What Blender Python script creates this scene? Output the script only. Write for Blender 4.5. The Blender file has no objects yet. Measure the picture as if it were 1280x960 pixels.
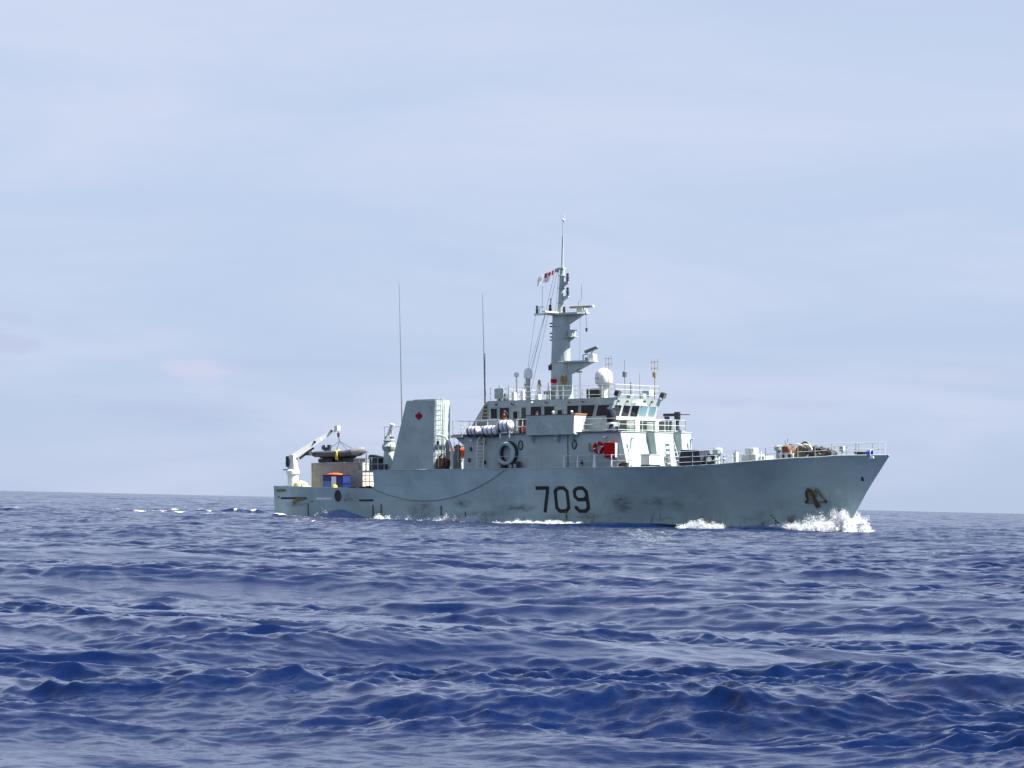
import bpy, bmesh, math, random
import numpy as np
from mathutils import Matrix, Vector, Quaternion
R = math.radians
random.seed(7)
rng = np.random.default_rng(11)
scene = bpy.context.scene
C = scene.collection

# ------------------------------------------------------------------ camera, sky, sun, exposure
CAM_H = 1.75
cam_data = bpy.data.cameras.new('camera')
cam_data.sensor_width = 36.0
cam_data.lens = 101.25
cam_data.clip_start = 0.5
cam_data.clip_end = 120000.0
cam = bpy.data.objects.new('camera', cam_data)
C.objects.link(cam)
_p, _r = R(2.3478), R(1.2979)
fwd = Vector((0, math.cos(_p), math.sin(_p))); up0 = Vector((0, -math.sin(_p), math.cos(_p))); rt0 = Vector((1, 0, 0))
rt = rt0 * math.cos(_r) + up0 * math.sin(_r); up = up0 * math.cos(_r) - rt0 * math.sin(_r)
cam.matrix_world = Matrix(((rt.x, up.x, -fwd.x, 0), (rt.y, up.y, -fwd.y, 0), (rt.z, up.z, -fwd.z, CAM_H), (0, 0, 0, 1)))
scene.camera = cam

SUN_AZ, SUN_EL = R(107.0), R(51.0)            # clockwise from +Y (away from the camera)
world = bpy.data.worlds.new('World'); scene.world = world; world.use_nodes = True
scene.view_settings.view_transform = 'Standard'
scene.view_settings.look = 'None'
scene.view_settings.gamma = 1.0
scene.view_settings.use_curve_mapping = False
scene.view_settings.exposure = 1.2

def build_sky():
    nt = world.node_tree; nt.nodes.clear(); N = nt.nodes.new; L = nt.links.new
    out = N('ShaderNodeOutputWorld'); bg = N('ShaderNodeBackground'); bg.inputs['Strength'].default_value = 0.0502
    sky = N('ShaderNodeTexSky'); sky.sky_type = 'NISHITA'; sky.sun_disc = False
    sky.sun_elevation = SUN_EL; sky.sun_rotation = SUN_AZ
    sky.air_density = 1.0; sky.dust_density = 0.1; sky.ozone_density = 4.0
    tint = N('ShaderNodeMix'); tint.data_type = 'RGBA'; tint.blend_type = 'MULTIPLY'
    tint.inputs['Factor'].default_value = 1.0
    tint.inputs['B'].default_value = (0.95, 0.95, 1.08, 1)
    L(sky.outputs['Color'], tint.inputs['A'])
    tc = N('ShaderNodeTexCoord')
    # high thin veil, thickest towards the horizon
    spv = N('ShaderNodeSeparateXYZ'); L(tc.outputs['Generated'], spv.inputs['Vector'])
    ve = N('ShaderNodeMapRange'); ve.interpolation_type = 'SMOOTHSTEP'
    ve.inputs['From Min'].default_value = .02; ve.inputs['From Max'].default_value = .7; ve.inputs['To Min'].default_value = .85; ve.inputs['To Max'].default_value = .22
    L(spv.outputs['Z'], ve.inputs['Value'])
    mv = N('ShaderNodeMix'); mv.data_type = 'RGBA'
    vg = N('ShaderNodeMapRange'); vg.inputs['From Min'].default_value = 0; vg.inputs['From Max'].default_value = .16; L(spv.outputs['Z'], vg.inputs['Value'])
    vc = N('ShaderNodeMix'); vc.data_type = 'RGBA'; vc.inputs['A'].default_value = (3.85, 4.9, 7.0, 1); vc.inputs['B'].default_value = (5.4, 6.2, 7.8, 1)
    L(vg.outputs['Result'], vc.inputs['Factor']); L(vc.outputs['Result'], mv.inputs['B'])
    vy = N('ShaderNodeMapRange'); vy.interpolation_type = 'SMOOTHSTEP'     # the veil lies over this half of the sky, the other half is clearer
    vy.inputs['From Min'].default_value = -1.15; vy.inputs['From Max'].default_value = .62; vy.inputs['To Min'].default_value = .28; vy.inputs['To Max'].default_value = 1
    vd = N('ShaderNodeVectorMath'); vd.operation = 'DOT_PRODUCT'; L(tc.outputs['Generated'], vd.inputs[0]); vd.inputs[1].default_value = (-.62, .85, 0)
    L(vd.outputs['Value'], vy.inputs['Value'])
    vm = N('ShaderNodeMath'); vm.operation = 'MULTIPLY'; L(ve.outputs['Result'], vm.inputs[0]); L(vy.outputs['Result'], vm.inputs[1])
    L(vm.outputs['Value'], mv.inputs['Factor']); L(tint.outputs['Result'], mv.inputs['A'])
    # thin cirrus: long streaks in the direction sphere
    mp = N('ShaderNodeMapping'); mp.inputs['Scale'].default_value = (5, 5, 26); mp.inputs['Rotation'].default_value = (0, R(7), 0)
    L(tc.outputs['Generated'], mp.inputs['Vector'])
    n1 = N('ShaderNodeTexNoise'); n1.inputs['Scale'].default_value = 1.0; n1.inputs['Detail'].default_value = 8; n1.inputs['Roughness'].default_value = 0.55
    n1.inputs['Distortion'].default_value = 0.5
    L(mp.outputs['Vector'], n1.inputs['Vector'])
    r1 = N('ShaderNodeMapRange'); r1.interpolation_type = 'SMOOTHSTEP'
    r1.inputs['From Min'].default_value = 0.38; r1.inputs['From Max'].default_value = 0.75; r1.inputs['To Max'].default_value = 0.7
    L(n1.outputs['Fac'], r1.inputs['Value'])
    m1 = N('ShaderNodeMix'); m1.data_type = 'RGBA'
    m1.inputs['B'].default_value = (5.8, 6.2, 7.75, 1)
    cm = N('ShaderNodeMath'); cm.operation = 'MULTIPLY'; L(r1.outputs['Result'], cm.inputs[0]); L(vy.outputs['Result'], cm.inputs[1])
    L(cm.outputs['Value'], m1.inputs['Factor']); L(mv.outputs['Result'], m1.inputs['A'])
    # low grey-lavender bars of cloud close to the horizon
    mp2 = N('ShaderNodeMapping'); mp2.inputs['Scale'].default_value = (9, 9, 75); mp2.inputs['Location'].default_value = (3.1, 0.4, 0)
    L(tc.outputs['Generated'], mp2.inputs['Vector'])
    n2 = N('ShaderNodeTexNoise'); n2.inputs['Scale'].default_value = 1.6; n2.inputs['Detail'].default_value = 4
    L(mp2.outputs['Vector'], n2.inputs['Vector'])
    r2 = N('ShaderNodeMapRange'); r2.interpolation_type = 'SMOOTHSTEP'
    r2.inputs['From Min'].default_value = 0.5; r2.inputs['From Max'].default_value = 0.72; r2.inputs['To Max'].default_value = 0.5
    L(n2.outputs['Fac'], r2.inputs['Value'])
    sp = N('ShaderNodeSeparateXYZ'); L(tc.outputs['Generated'], sp.inputs['Vector'])
    el = N('ShaderNodeMapRange'); el.interpolation_type = 'SMOOTHSTEP'
    el.inputs['From Min'].default_value = 0.075; el.inputs['From Max'].default_value = 0.03
    L(sp.outputs['Z'], el.inputs['Value'])
    mu = N('ShaderNodeMath'); mu.operation = 'MULTIPLY'; L(r2.outputs['Result'], mu.inputs[0]); L(el.outputs['Result'], mu.inputs[1])
    m2 = N('ShaderNodeMix'); m2.data_type = 'RGBA'; m2.inputs['B'].default_value = (4.35, 4.9, 6.9, 1)
    L(mu.outputs['Value'], m2.inputs['Factor']); L(m1.outputs['Result'], m2.inputs['A'])
    cur = m2.outputs['Result']
    # a few individual soft clouds: direction, half width, half height, colour, amount
    for d, w, h, col, amt in [((-.1085, .9931, .0425), .0150, .0042, (5.8, 5.85, 7.35), .6),
                              ((-.1712, .9838, .0500), .0120, .0042, (4.15, 4.6, 6.5), .4),
                              ((-.1702, .9836, .0590), .0090, .0026, (4.2, 4.7, 6.6), .28),
                              ((.157, .987, .046), .0260, .0040, (5.4, 5.5, 7.1), .35)]:
        sb = N('ShaderNodeVectorMath'); sb.operation = 'SUBTRACT'; L(tc.outputs['Generated'], sb.inputs[0]); sb.inputs[1].default_value = d
        nz = N('ShaderNodeTexNoise'); nz.inputs['Scale'].default_value = 90; nz.inputs['Detail'].default_value = 4
        L(tc.outputs['Generated'], nz.inputs['Vector'])
        nv = N('ShaderNodeVectorMath'); nv.operation = 'MULTIPLY_ADD'
        L(nz.outputs['Color'], nv.inputs[0]); nv.inputs[1].default_value = (w * .9, 0, h * 1.2); nv.inputs[2].default_value = (-w * .45, 0, -h * .6)
        ad = N('ShaderNodeVectorMath'); ad.operation = 'ADD'; L(sb.outputs[0], ad.inputs[0]); L(nv.outputs[0], ad.inputs[1])
        dv = N('ShaderNodeVectorMath'); dv.operation = 'MULTIPLY'; L(ad.outputs[0], dv.inputs[0]); dv.inputs[1].default_value = (1 / w, 1 / .05, 1 / h)
        ln = N('ShaderNodeVectorMath'); ln.operation = 'LENGTH'; L(dv.outputs[0], ln.inputs[0])
        mr = N('ShaderNodeMapRange'); mr.interpolation_type = 'SMOOTHERSTEP'
        mr.inputs['From Min'].default_value = 1.25; mr.inputs['From Max'].default_value = 0.25; mr.inputs['To Max'].default_value = amt
        L(ln.outputs['Value'], mr.inputs['Value'])
        mx = N('ShaderNodeMix'); mx.data_type = 'RGBA'; mx.inputs['B'].default_value = (*col, 1)
        L(mr.outputs['Result'], mx.inputs['Factor']); L(cur, mx.inputs['A'])
        cur = mx.outputs['Result']
    # bright cloud bank added out of view, behind left, to lighten the after hull
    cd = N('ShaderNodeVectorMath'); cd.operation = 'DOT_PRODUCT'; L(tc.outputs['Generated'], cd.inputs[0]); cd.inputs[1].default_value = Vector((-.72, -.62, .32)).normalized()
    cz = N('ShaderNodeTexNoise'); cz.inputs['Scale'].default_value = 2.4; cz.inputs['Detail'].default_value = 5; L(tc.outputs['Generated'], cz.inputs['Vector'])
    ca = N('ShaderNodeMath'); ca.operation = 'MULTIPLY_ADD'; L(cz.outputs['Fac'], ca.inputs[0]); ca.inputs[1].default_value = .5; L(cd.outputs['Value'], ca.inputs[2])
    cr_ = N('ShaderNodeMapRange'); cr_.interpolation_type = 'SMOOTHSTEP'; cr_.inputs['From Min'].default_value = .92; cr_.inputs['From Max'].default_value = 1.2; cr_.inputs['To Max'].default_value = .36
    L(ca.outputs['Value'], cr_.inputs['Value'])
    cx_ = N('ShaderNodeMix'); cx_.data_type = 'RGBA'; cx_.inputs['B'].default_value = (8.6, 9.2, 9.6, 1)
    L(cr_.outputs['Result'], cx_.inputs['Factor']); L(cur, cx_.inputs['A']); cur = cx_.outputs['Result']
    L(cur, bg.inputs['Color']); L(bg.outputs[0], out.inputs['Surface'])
build_sky()

sun_data = bpy.data.lights.new('sun', 'SUN'); sun_data.energy = 5.0; sun_data.angle = R(0.5); sun_data.color = (1.0, 0.965, 0.9)
sun = bpy.data.objects.new('sun', sun_data); C.objects.link(sun)
_sd = Vector((math.sin(SUN_AZ) * math.cos(SUN_EL), math.cos(SUN_AZ) * math.cos(SUN_EL), math.sin(SUN_EL)))
sun.rotation_euler = _sd.to_track_quat('Z', 'Y').to_euler()

# ------------------------------------------------------------------ ship pose (metres; x forward, y port, z up, z=0 at the waterline)
SHIP = Matrix.Translation((5.856, 231.69, 0)) @ Matrix.Rotation(R(-35), 4, 'Z') @ Matrix.Rotation(R(-1.3), 4, 'Y') @ Matrix.Rotation(R(1.0), 4, 'X')

# ------------------------------------------------------------------ materials
def mat(name, col, rough=0.5, metal=0.0, noise=0.12, nscale=3.0, bump=0.0, bscale=20.0, spec=0.5):
    m = bpy.data.materials.new(name); m.use_nodes = True
    nt = m.node_tree; N = nt.nodes.new; L = nt.links.new
    b = nt.nodes['Principled BSDF']; b.inputs['Roughness'].default_value = rough; b.inputs['Metallic'].default_value = metal
    b.inputs['Specular IOR Level'].default_value = spec
    tc = N('ShaderNodeTexCoord')
    nz = N('ShaderNodeTexNoise'); nz.inputs['Scale'].default_value = nscale; nz.inputs['Detail'].default_value = 6
    L(tc.outputs['Object'], nz.inputs['Vector'])
    mr = N('ShaderNodeMapRange'); mr.inputs['From Min'].default_value = .3; mr.inputs['From Max'].default_value = .7
    mr.inputs['To Min'].default_value = 1 - noise; mr.inputs['To Max'].default_value = 1 + noise
    L(nz.outputs['Fac'], mr.inputs['Value'])
    mx = N('ShaderNodeMix'); mx.data_type = 'RGBA'; mx.blend_type = 'MULTIPLY'; mx.inputs['Factor'].default_value = 1
    mx.inputs['A'].default_value = (*col, 1); L(mr.outputs['Result'], mx.inputs['B'])
    L(mx.outputs['Result'], b.inputs['Base Color'])
    if bump:
        n2 = N('ShaderNodeTexNoise'); n2.inputs['Scale'].default_value = bscale; n2.inputs['Detail'].default_value = 4
        L(tc.outputs['Object'], n2.inputs['Vector'])
        bp = N('ShaderNodeBump'); bp.inputs['Strength'].default_value = bump; bp.inputs['Distance'].default_value = .05
        L(n2.outputs['Fac'], bp.inputs['Height']); L(bp.outputs['Normal'], b.inputs['Normal'])
    return m

def painted_steel(name, col, smudges=(), rust=0.0, rough=0.55, streak=0.10, grime=0.0):
    """grey ship paint: blotchy, vertically streaked, with rust and scuffs that have shapes of their own"""
    m = bpy.data.materials.new(name); m.use_nodes = True
    nt = m.node_tree; N = nt.nodes.new; L = nt.links.new
    b = nt.nodes['Principled BSDF']; b.inputs['Roughness'].default_value = rough; b.inputs['Specular IOR Level'].default_value = .3
    tc = N('ShaderNodeTexCoord')
    def noise(scale, sc3, detail=5, dist=0.0):
        mp = N('ShaderNodeMapping'); mp.inputs['Scale'].default_value = sc3; L(tc.outputs['Object'], mp.inputs['Vector'])
        n = N('ShaderNodeTexNoise'); n.inputs['Scale'].default_value = scale; n.inputs['Detail'].default_value = detail; n.inputs['Distortion'].default_value = dist
        L(mp.outputs['Vector'], n.inputs['Vector']); return n.outputs['Fac']
    def ramp(v, a, b_, lo, hi):
        r = N('ShaderNodeMapRange'); r.interpolation_type = 'SMOOTHSTEP'
        r.inputs['From Min'].default_value = a; r.inputs['From Max'].default_value = b_; r.inputs['To Min'].default_value = lo; r.inputs['To Max'].default_value = hi
        L(v, r.inputs['Value']); return r.outputs['Result']
    def mul(a, b_):
        x = N('ShaderNodeMath'); x.operation = 'MULTIPLY'
        for i, v in enumerate((a, b_)):
            if isinstance(v, (int, float)): x.inputs[i].default_value = v
            else: L(v, x.inputs[i])
        return x.outputs['Value']
    def mix(a, colb, f, mode='MIX'):
        x = N('ShaderNodeMix'); x.data_type = 'RGBA'; x.blend_type = mode
        if isinstance(a, tuple): x.inputs['A'].default_value = (*a, 1)
        else: L(a, x.inputs['A'])
        if isinstance(colb, tuple): x.inputs['B'].default_value = (*colb, 1)
        else: L(colb, x.inputs['B'])
        if isinstance(f, (int, float)): x.inputs['Factor'].default_value = f
        else: L(f, x.inputs['Factor'])
        return x.outputs['Result']
    c = mix(col, tuple(v * .82 for v in col), ramp(noise(.35, (1, 1, 1.6)), .35, .7, 0, 1))
    c = mix(c, tuple(min(1, v * 1.14) for v in col), ramp(noise(.9, (1, 1, .8), 6), .5, .75, 0, .6))
    c = mix(c, tuple(v * .62 for v in col), ramp(noise(2.2, (2.4, 2.4, .22), 4), .55, .8, 0, streak * 4))
    c = mix(c, tuple(v * .75 for v in col), ramp(noise(1.2, (.35, .35, 5), 4), .56, .75, 0, streak * 3))
    if rust:
        sp = N('ShaderNodeSeparateXYZ'); L(tc.outputs['Object'], sp.inputs['Vector'])
        low = ramp(sp.outputs['Z'], 1.6, 0.0, .05, 1)
        f = mul(ramp(noise(1.5, (1.6, 1.6, .35), 7), .57, .70, 0, rust), low)
        c = mix(c, (.16, .085, .05), f)
        f = mul(ramp(noise(.8, (.6, .6, 2.2), 6, .5), .5, .66, 0, .55), low)
        c = mix(c, (.16, .18, .17), f)
    if grime:
        f = ramp(noise(2.6, (1, 1, .5), 7), .6, .72, 0, grime)
        c = mix(c, (.15, .115, .085), f)
    for (cx, cy, cz, sx, sz, amt) in smudges:
        sb = N('ShaderNodeVectorMath'); sb.operation = 'SUBTRACT'; L(tc.outputs['Object'], sb.inputs[0]); sb.inputs[1].default_value = (cx, cy, cz)
        dv = N('ShaderNodeVectorMath'); dv.operation = 'MULTIPLY'; L(sb.outputs[0], dv.inputs[0]); dv.inputs[1].default_value = (1 / sx, 0, 1 / sz)
        ln = N('ShaderNodeVectorMath'); ln.operation = 'LENGTH'; L(dv.outputs[0], ln.inputs[0])
        f = mul(ramp(ln.outputs['Value'], 1.1, 0.15, 0, amt), ramp(noise(1.7, (1, 1, 2.2), 6, .2), .32, .70, 0.30, 1))
        c = mix(c, (.065, .06, .065), f)
    L(c, b.inputs['Base Color'])
    bp = N('ShaderNodeBump'); bp.inputs['Strength'].default_value = .35; bp.inputs['Distance'].default_value = .03
    L(noise(.8, (1, 1, 1), 3), bp.inputs['Height']); L(bp.outputs['Normal'], b.inputs['Normal'])
    return m

GREY = (.42, .497, .487)
M = {
 'hull': painted_steel('hull_paint', (.38, .50, .505), smudges=[(-2.6, -5.6, 1.45, 2.4, .42, .75), (6.7, -5.6, 1.75, 1.15, .95, .85), (9.4, -5.6, 1.9, 1.5, .5, .5), (11.2, -5.6, 1.55, .8, .6, .4), (-12.0, -5.6, 1.35, 1.7, .95, .55), (-7.8, -5.6, 1.85, 1.1, .5, .75), (-25.2, -5.6, 1.8, 1.6, .35, .6), (-19.4, -5.6, 2.3, 1.1, .6, .45), (-5.5, -5.6, 1.0, 3.2, .3, .5), (3.6, -5.6, .8, 2.4, .3, .5)], rust=.8),
 'grey': painted_steel('superstructure_paint', GREY, grime=.28, streak=.05),
 'mast': painted_steel('mast_paint', (.42, .485, .48), grime=.22, streak=.06),
 'white': mat('white_paint', (.78, .79, .76), .45, noise=.06),
 'cream': mat('cream_paint', (.74, .70, .60), .5, noise=.08),
 'rail': mat('rail_paint', (.58, .61, .59), .5, noise=.06),
 'deck': mat('deck_paint', (.11, .125, .125), .8, noise=.2, bump=.2),
 'black': mat('black_paint', (.018, .018, .02), .5, noise=.2),
 'number': mat('number_paint', (.012, .011, .012), .6, noise=.3, nscale=5),
 'dark': mat('dark_gear', (.045, .047, .055), .6, noise=.35, nscale=6, bump=.5, bscale=9),
 'navy': mat('navy_canvas', (.018, .024, .05), .85, noise=.3, nscale=8, bump=.6, bscale=12),
 'steel': mat('bare_steel', (.25, .26, .27), .4, .6, noise=.2),
 'rust': mat('rusty_steel', (.20, .085, .04), .85, noise=.45, nscale=7, bump=.5),
 'darkrust': mat('dark_rust', (.085, .045, .032), .85, noise=.5, nscale=6, bump=.5),
 'red': mat('red_paint', (.46, .006, .006), .75, spec=.15, noise=.12),
 'redflag': mat('red_bunting', (.60, .012, .035), .8, noise=.05),
 'whiteflag': mat('white_bunting', (.82, .82, .82), .8, noise=.03),
 'blueflag': mat('grey_blue_bunting', (.26, .27, .40), .8, noise=.1),
 'orange': mat('orange_fabric', (.80, .13, .03), .6, noise=.12),
 'orangewood': mat('varnished_rail', (.50, .20, .07), .4, noise=.2),
 'yellow': mat('yellow_paint', (.50, .38, .06), .6, noise=.3, nscale=6),
 'olive': mat('olive_paint', (.17, .15, .07), .7, noise=.4, nscale=6),
 'strap': mat('yellow_webbing', (.72, .55, .08), .8, noise=.1),
 'float': mat('pale_yellow_float', (.78, .68, .30), .6, noise=.12),
 'blue': mat('blue_plastic', (.012, .026, .15), .45, noise=.15),
 'bluelight': mat('light_blue_plastic', (.10, .17, .42), .5, noise=.15),
 'bluebright': mat('bright_blue_plastic', (.05, .13, .62), .5, noise=.1),
 'container': mat('container_paint', (.37, .35, .31), .6, noise=.16, nscale=1.6),
 'rubber': mat('grey_rubber', (.085, .088, .10), .65, noise=.2),
 'lightrubber': mat('light_grey_rubber', (.19, .20, .21), .6, noise=.15),
 'gelcoat': mat('white_gelcoat', (.80, .80, .80), .3, noise=.04),
 'raft': mat('raft_canister_white', (.80, .81, .82), .4, noise=.05),
 'tan': mat('tan_wood', (.34, .25, .16), .7, noise=.25),
 'brownrope': mat('brown_rope', (.30, .19, .09), .9, noise=.3, nscale=12, bump=.6),
 'rope': mat('wet_rope', (.20, .24, .255), .9, noise=.3, nscale=8),
 'green': mat('green_lamp', (.02, .10, .07), .4),
 'greygreen': mat('grey_green_canvas', (.17, .21, .18), .8, noise=.3, bump=.4),
 'skin': mat('skin', (.50, .30, .21), .6, noise=.08),
 'brownjacket': mat('brown_jacket', (.14, .055, .035), .9, noise=.25, nscale=9),
 'maroonjacket': mat('maroon_jacket', (.20, .03, .03), .9, noise=.25, nscale=9),
 'navyjacket': mat('navy_jacket', (.022, .026, .045), .9, noise=.25, nscale=9),
 'trouser': mat('navy_trousers', (.02, .024, .04), .9, noise=.2),
 'hair': mat('dark_hair', (.03, .02, .015), .7),
}
for k_ in ('redflag', 'whiteflag', 'blueflag'):
    nt_ = M[k_].node_tree; b_ = nt_.nodes['Principled BSDF']; t_ = nt_.nodes.new('ShaderNodeBsdfTranslucent'); x_ = nt_.nodes.new('ShaderNodeMixShader'); x_.inputs[0].default_value = .45
    nt_.links.new(b_.inputs['Base Color'].links[0].from_socket, t_.inputs['Color'])
    nt_.links.new(b_.outputs[0], x_.inputs[1]); nt_.links.new(t_.outputs[0], x_.inputs[2]); nt_.links.new(x_.outputs[0], nt_.nodes['Material Output'].inputs['Surface'])
def glass_mat():
    m = bpy.data.materials.new('dark_window_glass'); m.use_nodes = True
    b = m.node_tree.nodes['Principled BSDF']; b.inputs['Base Color'].default_value = (.012, .016, .022, 1)
    b.inputs['Roughness'].default_value = .04; b.inputs['Specular IOR Level'].default_value = .22
    return m
M['glass'] = glass_mat()
def clear_glass():
    m = bpy.data.materials.new('pale_window_glass'); m.use_nodes = True
    b = m.node_tree.nodes['Principled BSDF']; b.inputs['Base Color'].default_value = (.16, .28, .33, 1)
    b.inputs['Roughness'].default_value = .06
    return m
M['paleglass'] = clear_glass()

# ------------------------------------------------------------------ mesh helpers
class MB:
    """collects shapes in ship coordinates and links them as one mesh object"""
    def __init__(s): s.v = []; s.f = []; s.mi = []; s.cur = 0; s.mats = []
    def use(s, m):
        if m not in s.mats: s.mats.append(m)
        s.cur = s.mats.index(m); return s
    def add(s, vs, fs):
        o = len(s.v); s.v += [tuple(v) for v in vs]; s.f += [tuple(i + o for i in f) for f in fs]; s.mi += [s.cur] * len(fs); return s
    def box(s, x0, x1, y0, y1, z0, z1, rot=None, piv=None):
        vs = [(x, y, z) for x in (x0, x1) for y in (y0, y1) for z in (z0, z1)]
        if rot is not None:
            pv = Vector(piv if piv else ((x0 + x1) / 2, (y0 + y1) / 2, (z0 + z1) / 2)); vs = [tuple(rot @ (Vector(v) - pv) + pv) for v in vs]
        return s.add(vs, [(0, 1, 3, 2), (4, 6, 7, 5), (0, 4, 5, 1), (2, 3, 7, 6), (0, 2, 6, 4), (1, 5, 7, 3)])
    def rbox(s, x0, x1, y0, y1, z0, z1, b=.05):
        """box with bevelled edges"""
        bm = bmesh.new(); bmesh.ops.create_cube(bm, size=1.0)
        for v in bm.verts: v.co = Vector(((x0 + x1) / 2 + v.co.x * (x1 - x0), (y0 + y1) / 2 + v.co.y * (y1 - y0), (z0 + z1) / 2 + v.co.z * (z1 - z0)))
        bmesh.ops.bevel(bm, geom=list(bm.edges), offset=b, segments=2, affect='EDGES', profile=.5)
        return s.bm(bm)
    def bm(s, bm):
        bm.verts.index_update(); s.add([v.co[:] for v in bm.verts], [[v.index for v in f.verts] for f in bm.faces]); bm.free(); return s
    def hexa(s, bottom, top):
        """two quads (lists of four points, same winding) joined"""
        return s.add(list(bottom) + list(top), [(3, 2, 1, 0), (4, 5, 6, 7), (0, 1, 5, 4), (1, 2, 6, 5), (2, 3, 7, 6), (3, 0, 4, 7)])
    def prism(s, pts, d):
        """closed 3-D outline extruded by vector d"""
        n = len(pts); d = Vector(d); vs = [tuple(p) for p in pts] + [tuple(Vector(p) + d) for p in pts]
        return s.add(vs, [tuple(range(n - 1, -1, -1)), tuple(range(n, 2 * n))] + [(i, (i + 1) % n, n + (i + 1) % n, n + i) for i in range(n)])
    def tube(s, path, r, n=8, cap=True, closed=False):
        P = [Vector(p) for p in path]; k = len(P); rs = r if isinstance(r, (list, tuple)) else [r] * k
        vs = []; nrm = None
        for i in range(k):
            if closed: t = (P[(i + 1) % k] - P[i - 1]).normalized()
            else: t = ((P[min(i + 1, k - 1)] - P[max(i - 1, 0)])).normalized()
            if nrm is None:
                a = Vector((0, 0, 1)) if abs(t.z) < .9 else Vector((1, 0, 0)); nrm = (a - t * a.dot(t)).normalized()
            else:
                nrm = (nrm - t * nrm.dot(t)); nrm = nrm.normalized() if nrm.length > 1e-6 else t.orthogonal().normalized()
            bn = t.cross(nrm)
            for j in range(n):
                a = 2 * math.pi * j / n; vs.append(tuple(P[i] + (nrm * math.cos(a) + bn * math.sin(a)) * rs[i]))
        fs = []
        for i in range(k if closed else k - 1):
            i2 = (i + 1) % k
            for j in range(n): fs.append((i * n + j, i * n + (j + 1) % n, i2 * n + (j + 1) % n, i2 * n + j))
        if cap and not closed: fs += [tuple(range(n - 1, -1, -1)), tuple(range((k - 1) * n, k * n))]
        return s.add(vs, fs)
    def lathe(s, c, prof, n=20, axis='z', squash=(1, 1)):
        """profile of (radius, height) turned about an axis through c"""
        vs = []; k = len(prof)
        for (r, h) in prof:
            for j in range(n):
                a = 2 * math.pi * j / n; u, w = r * math.cos(a) * squash[0], r * math.sin(a) * squash[1]
                vs.append({'z': (c[0] + u, c[1] + w, c[2] + h), 'x': (c[0] + h, c[1] + u, c[2] + w), 'y': (c[0] + w, c[1] + h, c[2] + u)}[axis])
        fs = [(i * n + j, i * n + (j + 1) % n, (i + 1) * n + (j + 1) % n, (i + 1) * n + j) for i in range(k - 1) for j in range(n)]
        if prof[0][0] > 1e-5: fs.append(tuple(range(n - 1, -1, -1)))
        if prof[-1][0] > 1e-5: fs.append(tuple(range((k - 1) * n, k * n)))
        return s.add(vs, fs)
    def torus(s, c, Rm, r, axis='y', n=28, m=10, sq=1.0):
        pts = []
        for i in range(n):
            a = 2 * math.pi * i / n; u, w = Rm * math.cos(a), Rm * math.sin(a) * sq
            pts.append({'y': (c[0] + u, c[1], c[2] + w), 'z': (c[0] + u, c[1] + w, c[2]), 'x': (c[0], c[1] + u, c[2] + w)}[axis])
        return s.tube(pts, r, m, closed=True)
    def capsule(s, c, L, r, axis='x', n=16):
        prof = [(r * math.sin(t), -L / 2 + r * .75 - r * .75 * math.cos(t)) for t in np.linspace(.02, math.pi / 2, 6)]
        prof += [(a, -b) for a, b in reversed(prof)]
        return s.lathe(c, prof, n, axis)
    def build(s, name, material=None, parent=None, base=(0, 0, 0), smooth=True, angle=35):
        me = bpy.data.meshes.new(name); b = Vector(base)
        me.from_pydata([tuple(Vector(v) - b) for v in s.v], [], s.f)
        for m in (s.mats if s.mats else [material]): me.materials.append(m)
        if s.mats: me.polygons.foreach_set('material_index', s.mi)
        bm = bmesh.new(); bm.from_mesh(me); bmesh.ops.recalc_face_normals(bm, faces=bm.faces); bm.to_mesh(me); bm.free()
        if smooth:
            me.shade_smooth(); me.set_sharp_from_angle(angle=R(angle))
        me.update()
        o = bpy.data.objects.new(name, me); C.objects.link(o)
        if parent is not None: o.parent = parent
        return o
def tag(o, label, cat, group=None, kind=None):
    o['label'] = label; o['category'] = cat
    if group: o['group'] = group
    if kind: o['kind'] = kind
    return o
def thing(name, label, cat, base, group=None):
    o = bpy.data.objects.new(name, None); C.objects.link(o); o.empty_display_size = .3
    o.matrix_world = SHIP @ Matrix.Translation(base)
    return tag(o, label, cat, group)
def single(mb, name, material, label, cat, base, group=None, **k):
    o = mb.build(name, material, None, base, **k); o.matrix_world = SHIP @ Matrix.Translation(base)
    return tag(o, label, cat, group)

# ------------------------------------------------------------------ hull lines
def interp(x, xs, ys): return float(np.interp(x, xs, ys))
def stem_x(z): return interp(z, [-2.5, 0, .73, 2.83, 5.28, 6], [22.2, 24.1, 24.56, 25.87, 27.65, 28.2])
def half_breadth(x, z):
    s = max(stem_x(z) - x, 0)
    hd = interp(s, [0, .15, .5, 1.5, 3, 6, 9, 12, 15, 18, 21], [.02, .22, .42, .95, 1.65, 2.95, 4.05, 4.85, 5.3, 5.55, 5.65])
    hw = interp(s, [0, .3, 1.5, 3, 6, 10, 14, 18, 22, 26, 31], [.02, .09, .34, .66, 1.28, 2.2, 3.2, 4.1, 4.8, 5.2, 5.4])
    f = min(max(z / 4.6, -.3), 1.15); f = f * abs(f) ** 1.0 if f > 0 else f * .6
    h = hw + (hd - hw) * f
    if x < -20: h -= (-20 - x) / 7.65 * .25
    return max(h, .015)
def sheer(x):
    if x < -16.8: return 3.08 + (-16.8 - x) / 10.85 * .32
    return interp(x, [-17, 12.5, 15.5, 18.5, 21.5, 23.4, 24.2, 27.65], [4.57, 4.57, 4.68, 4.92, 5.12, 5.18, 5.27, 5.29])

ship = thing('naval_ship', 'grey naval patrol ship with black hull number 709 under way on the open sea', 'ship', (0, 0, 0))

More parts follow.
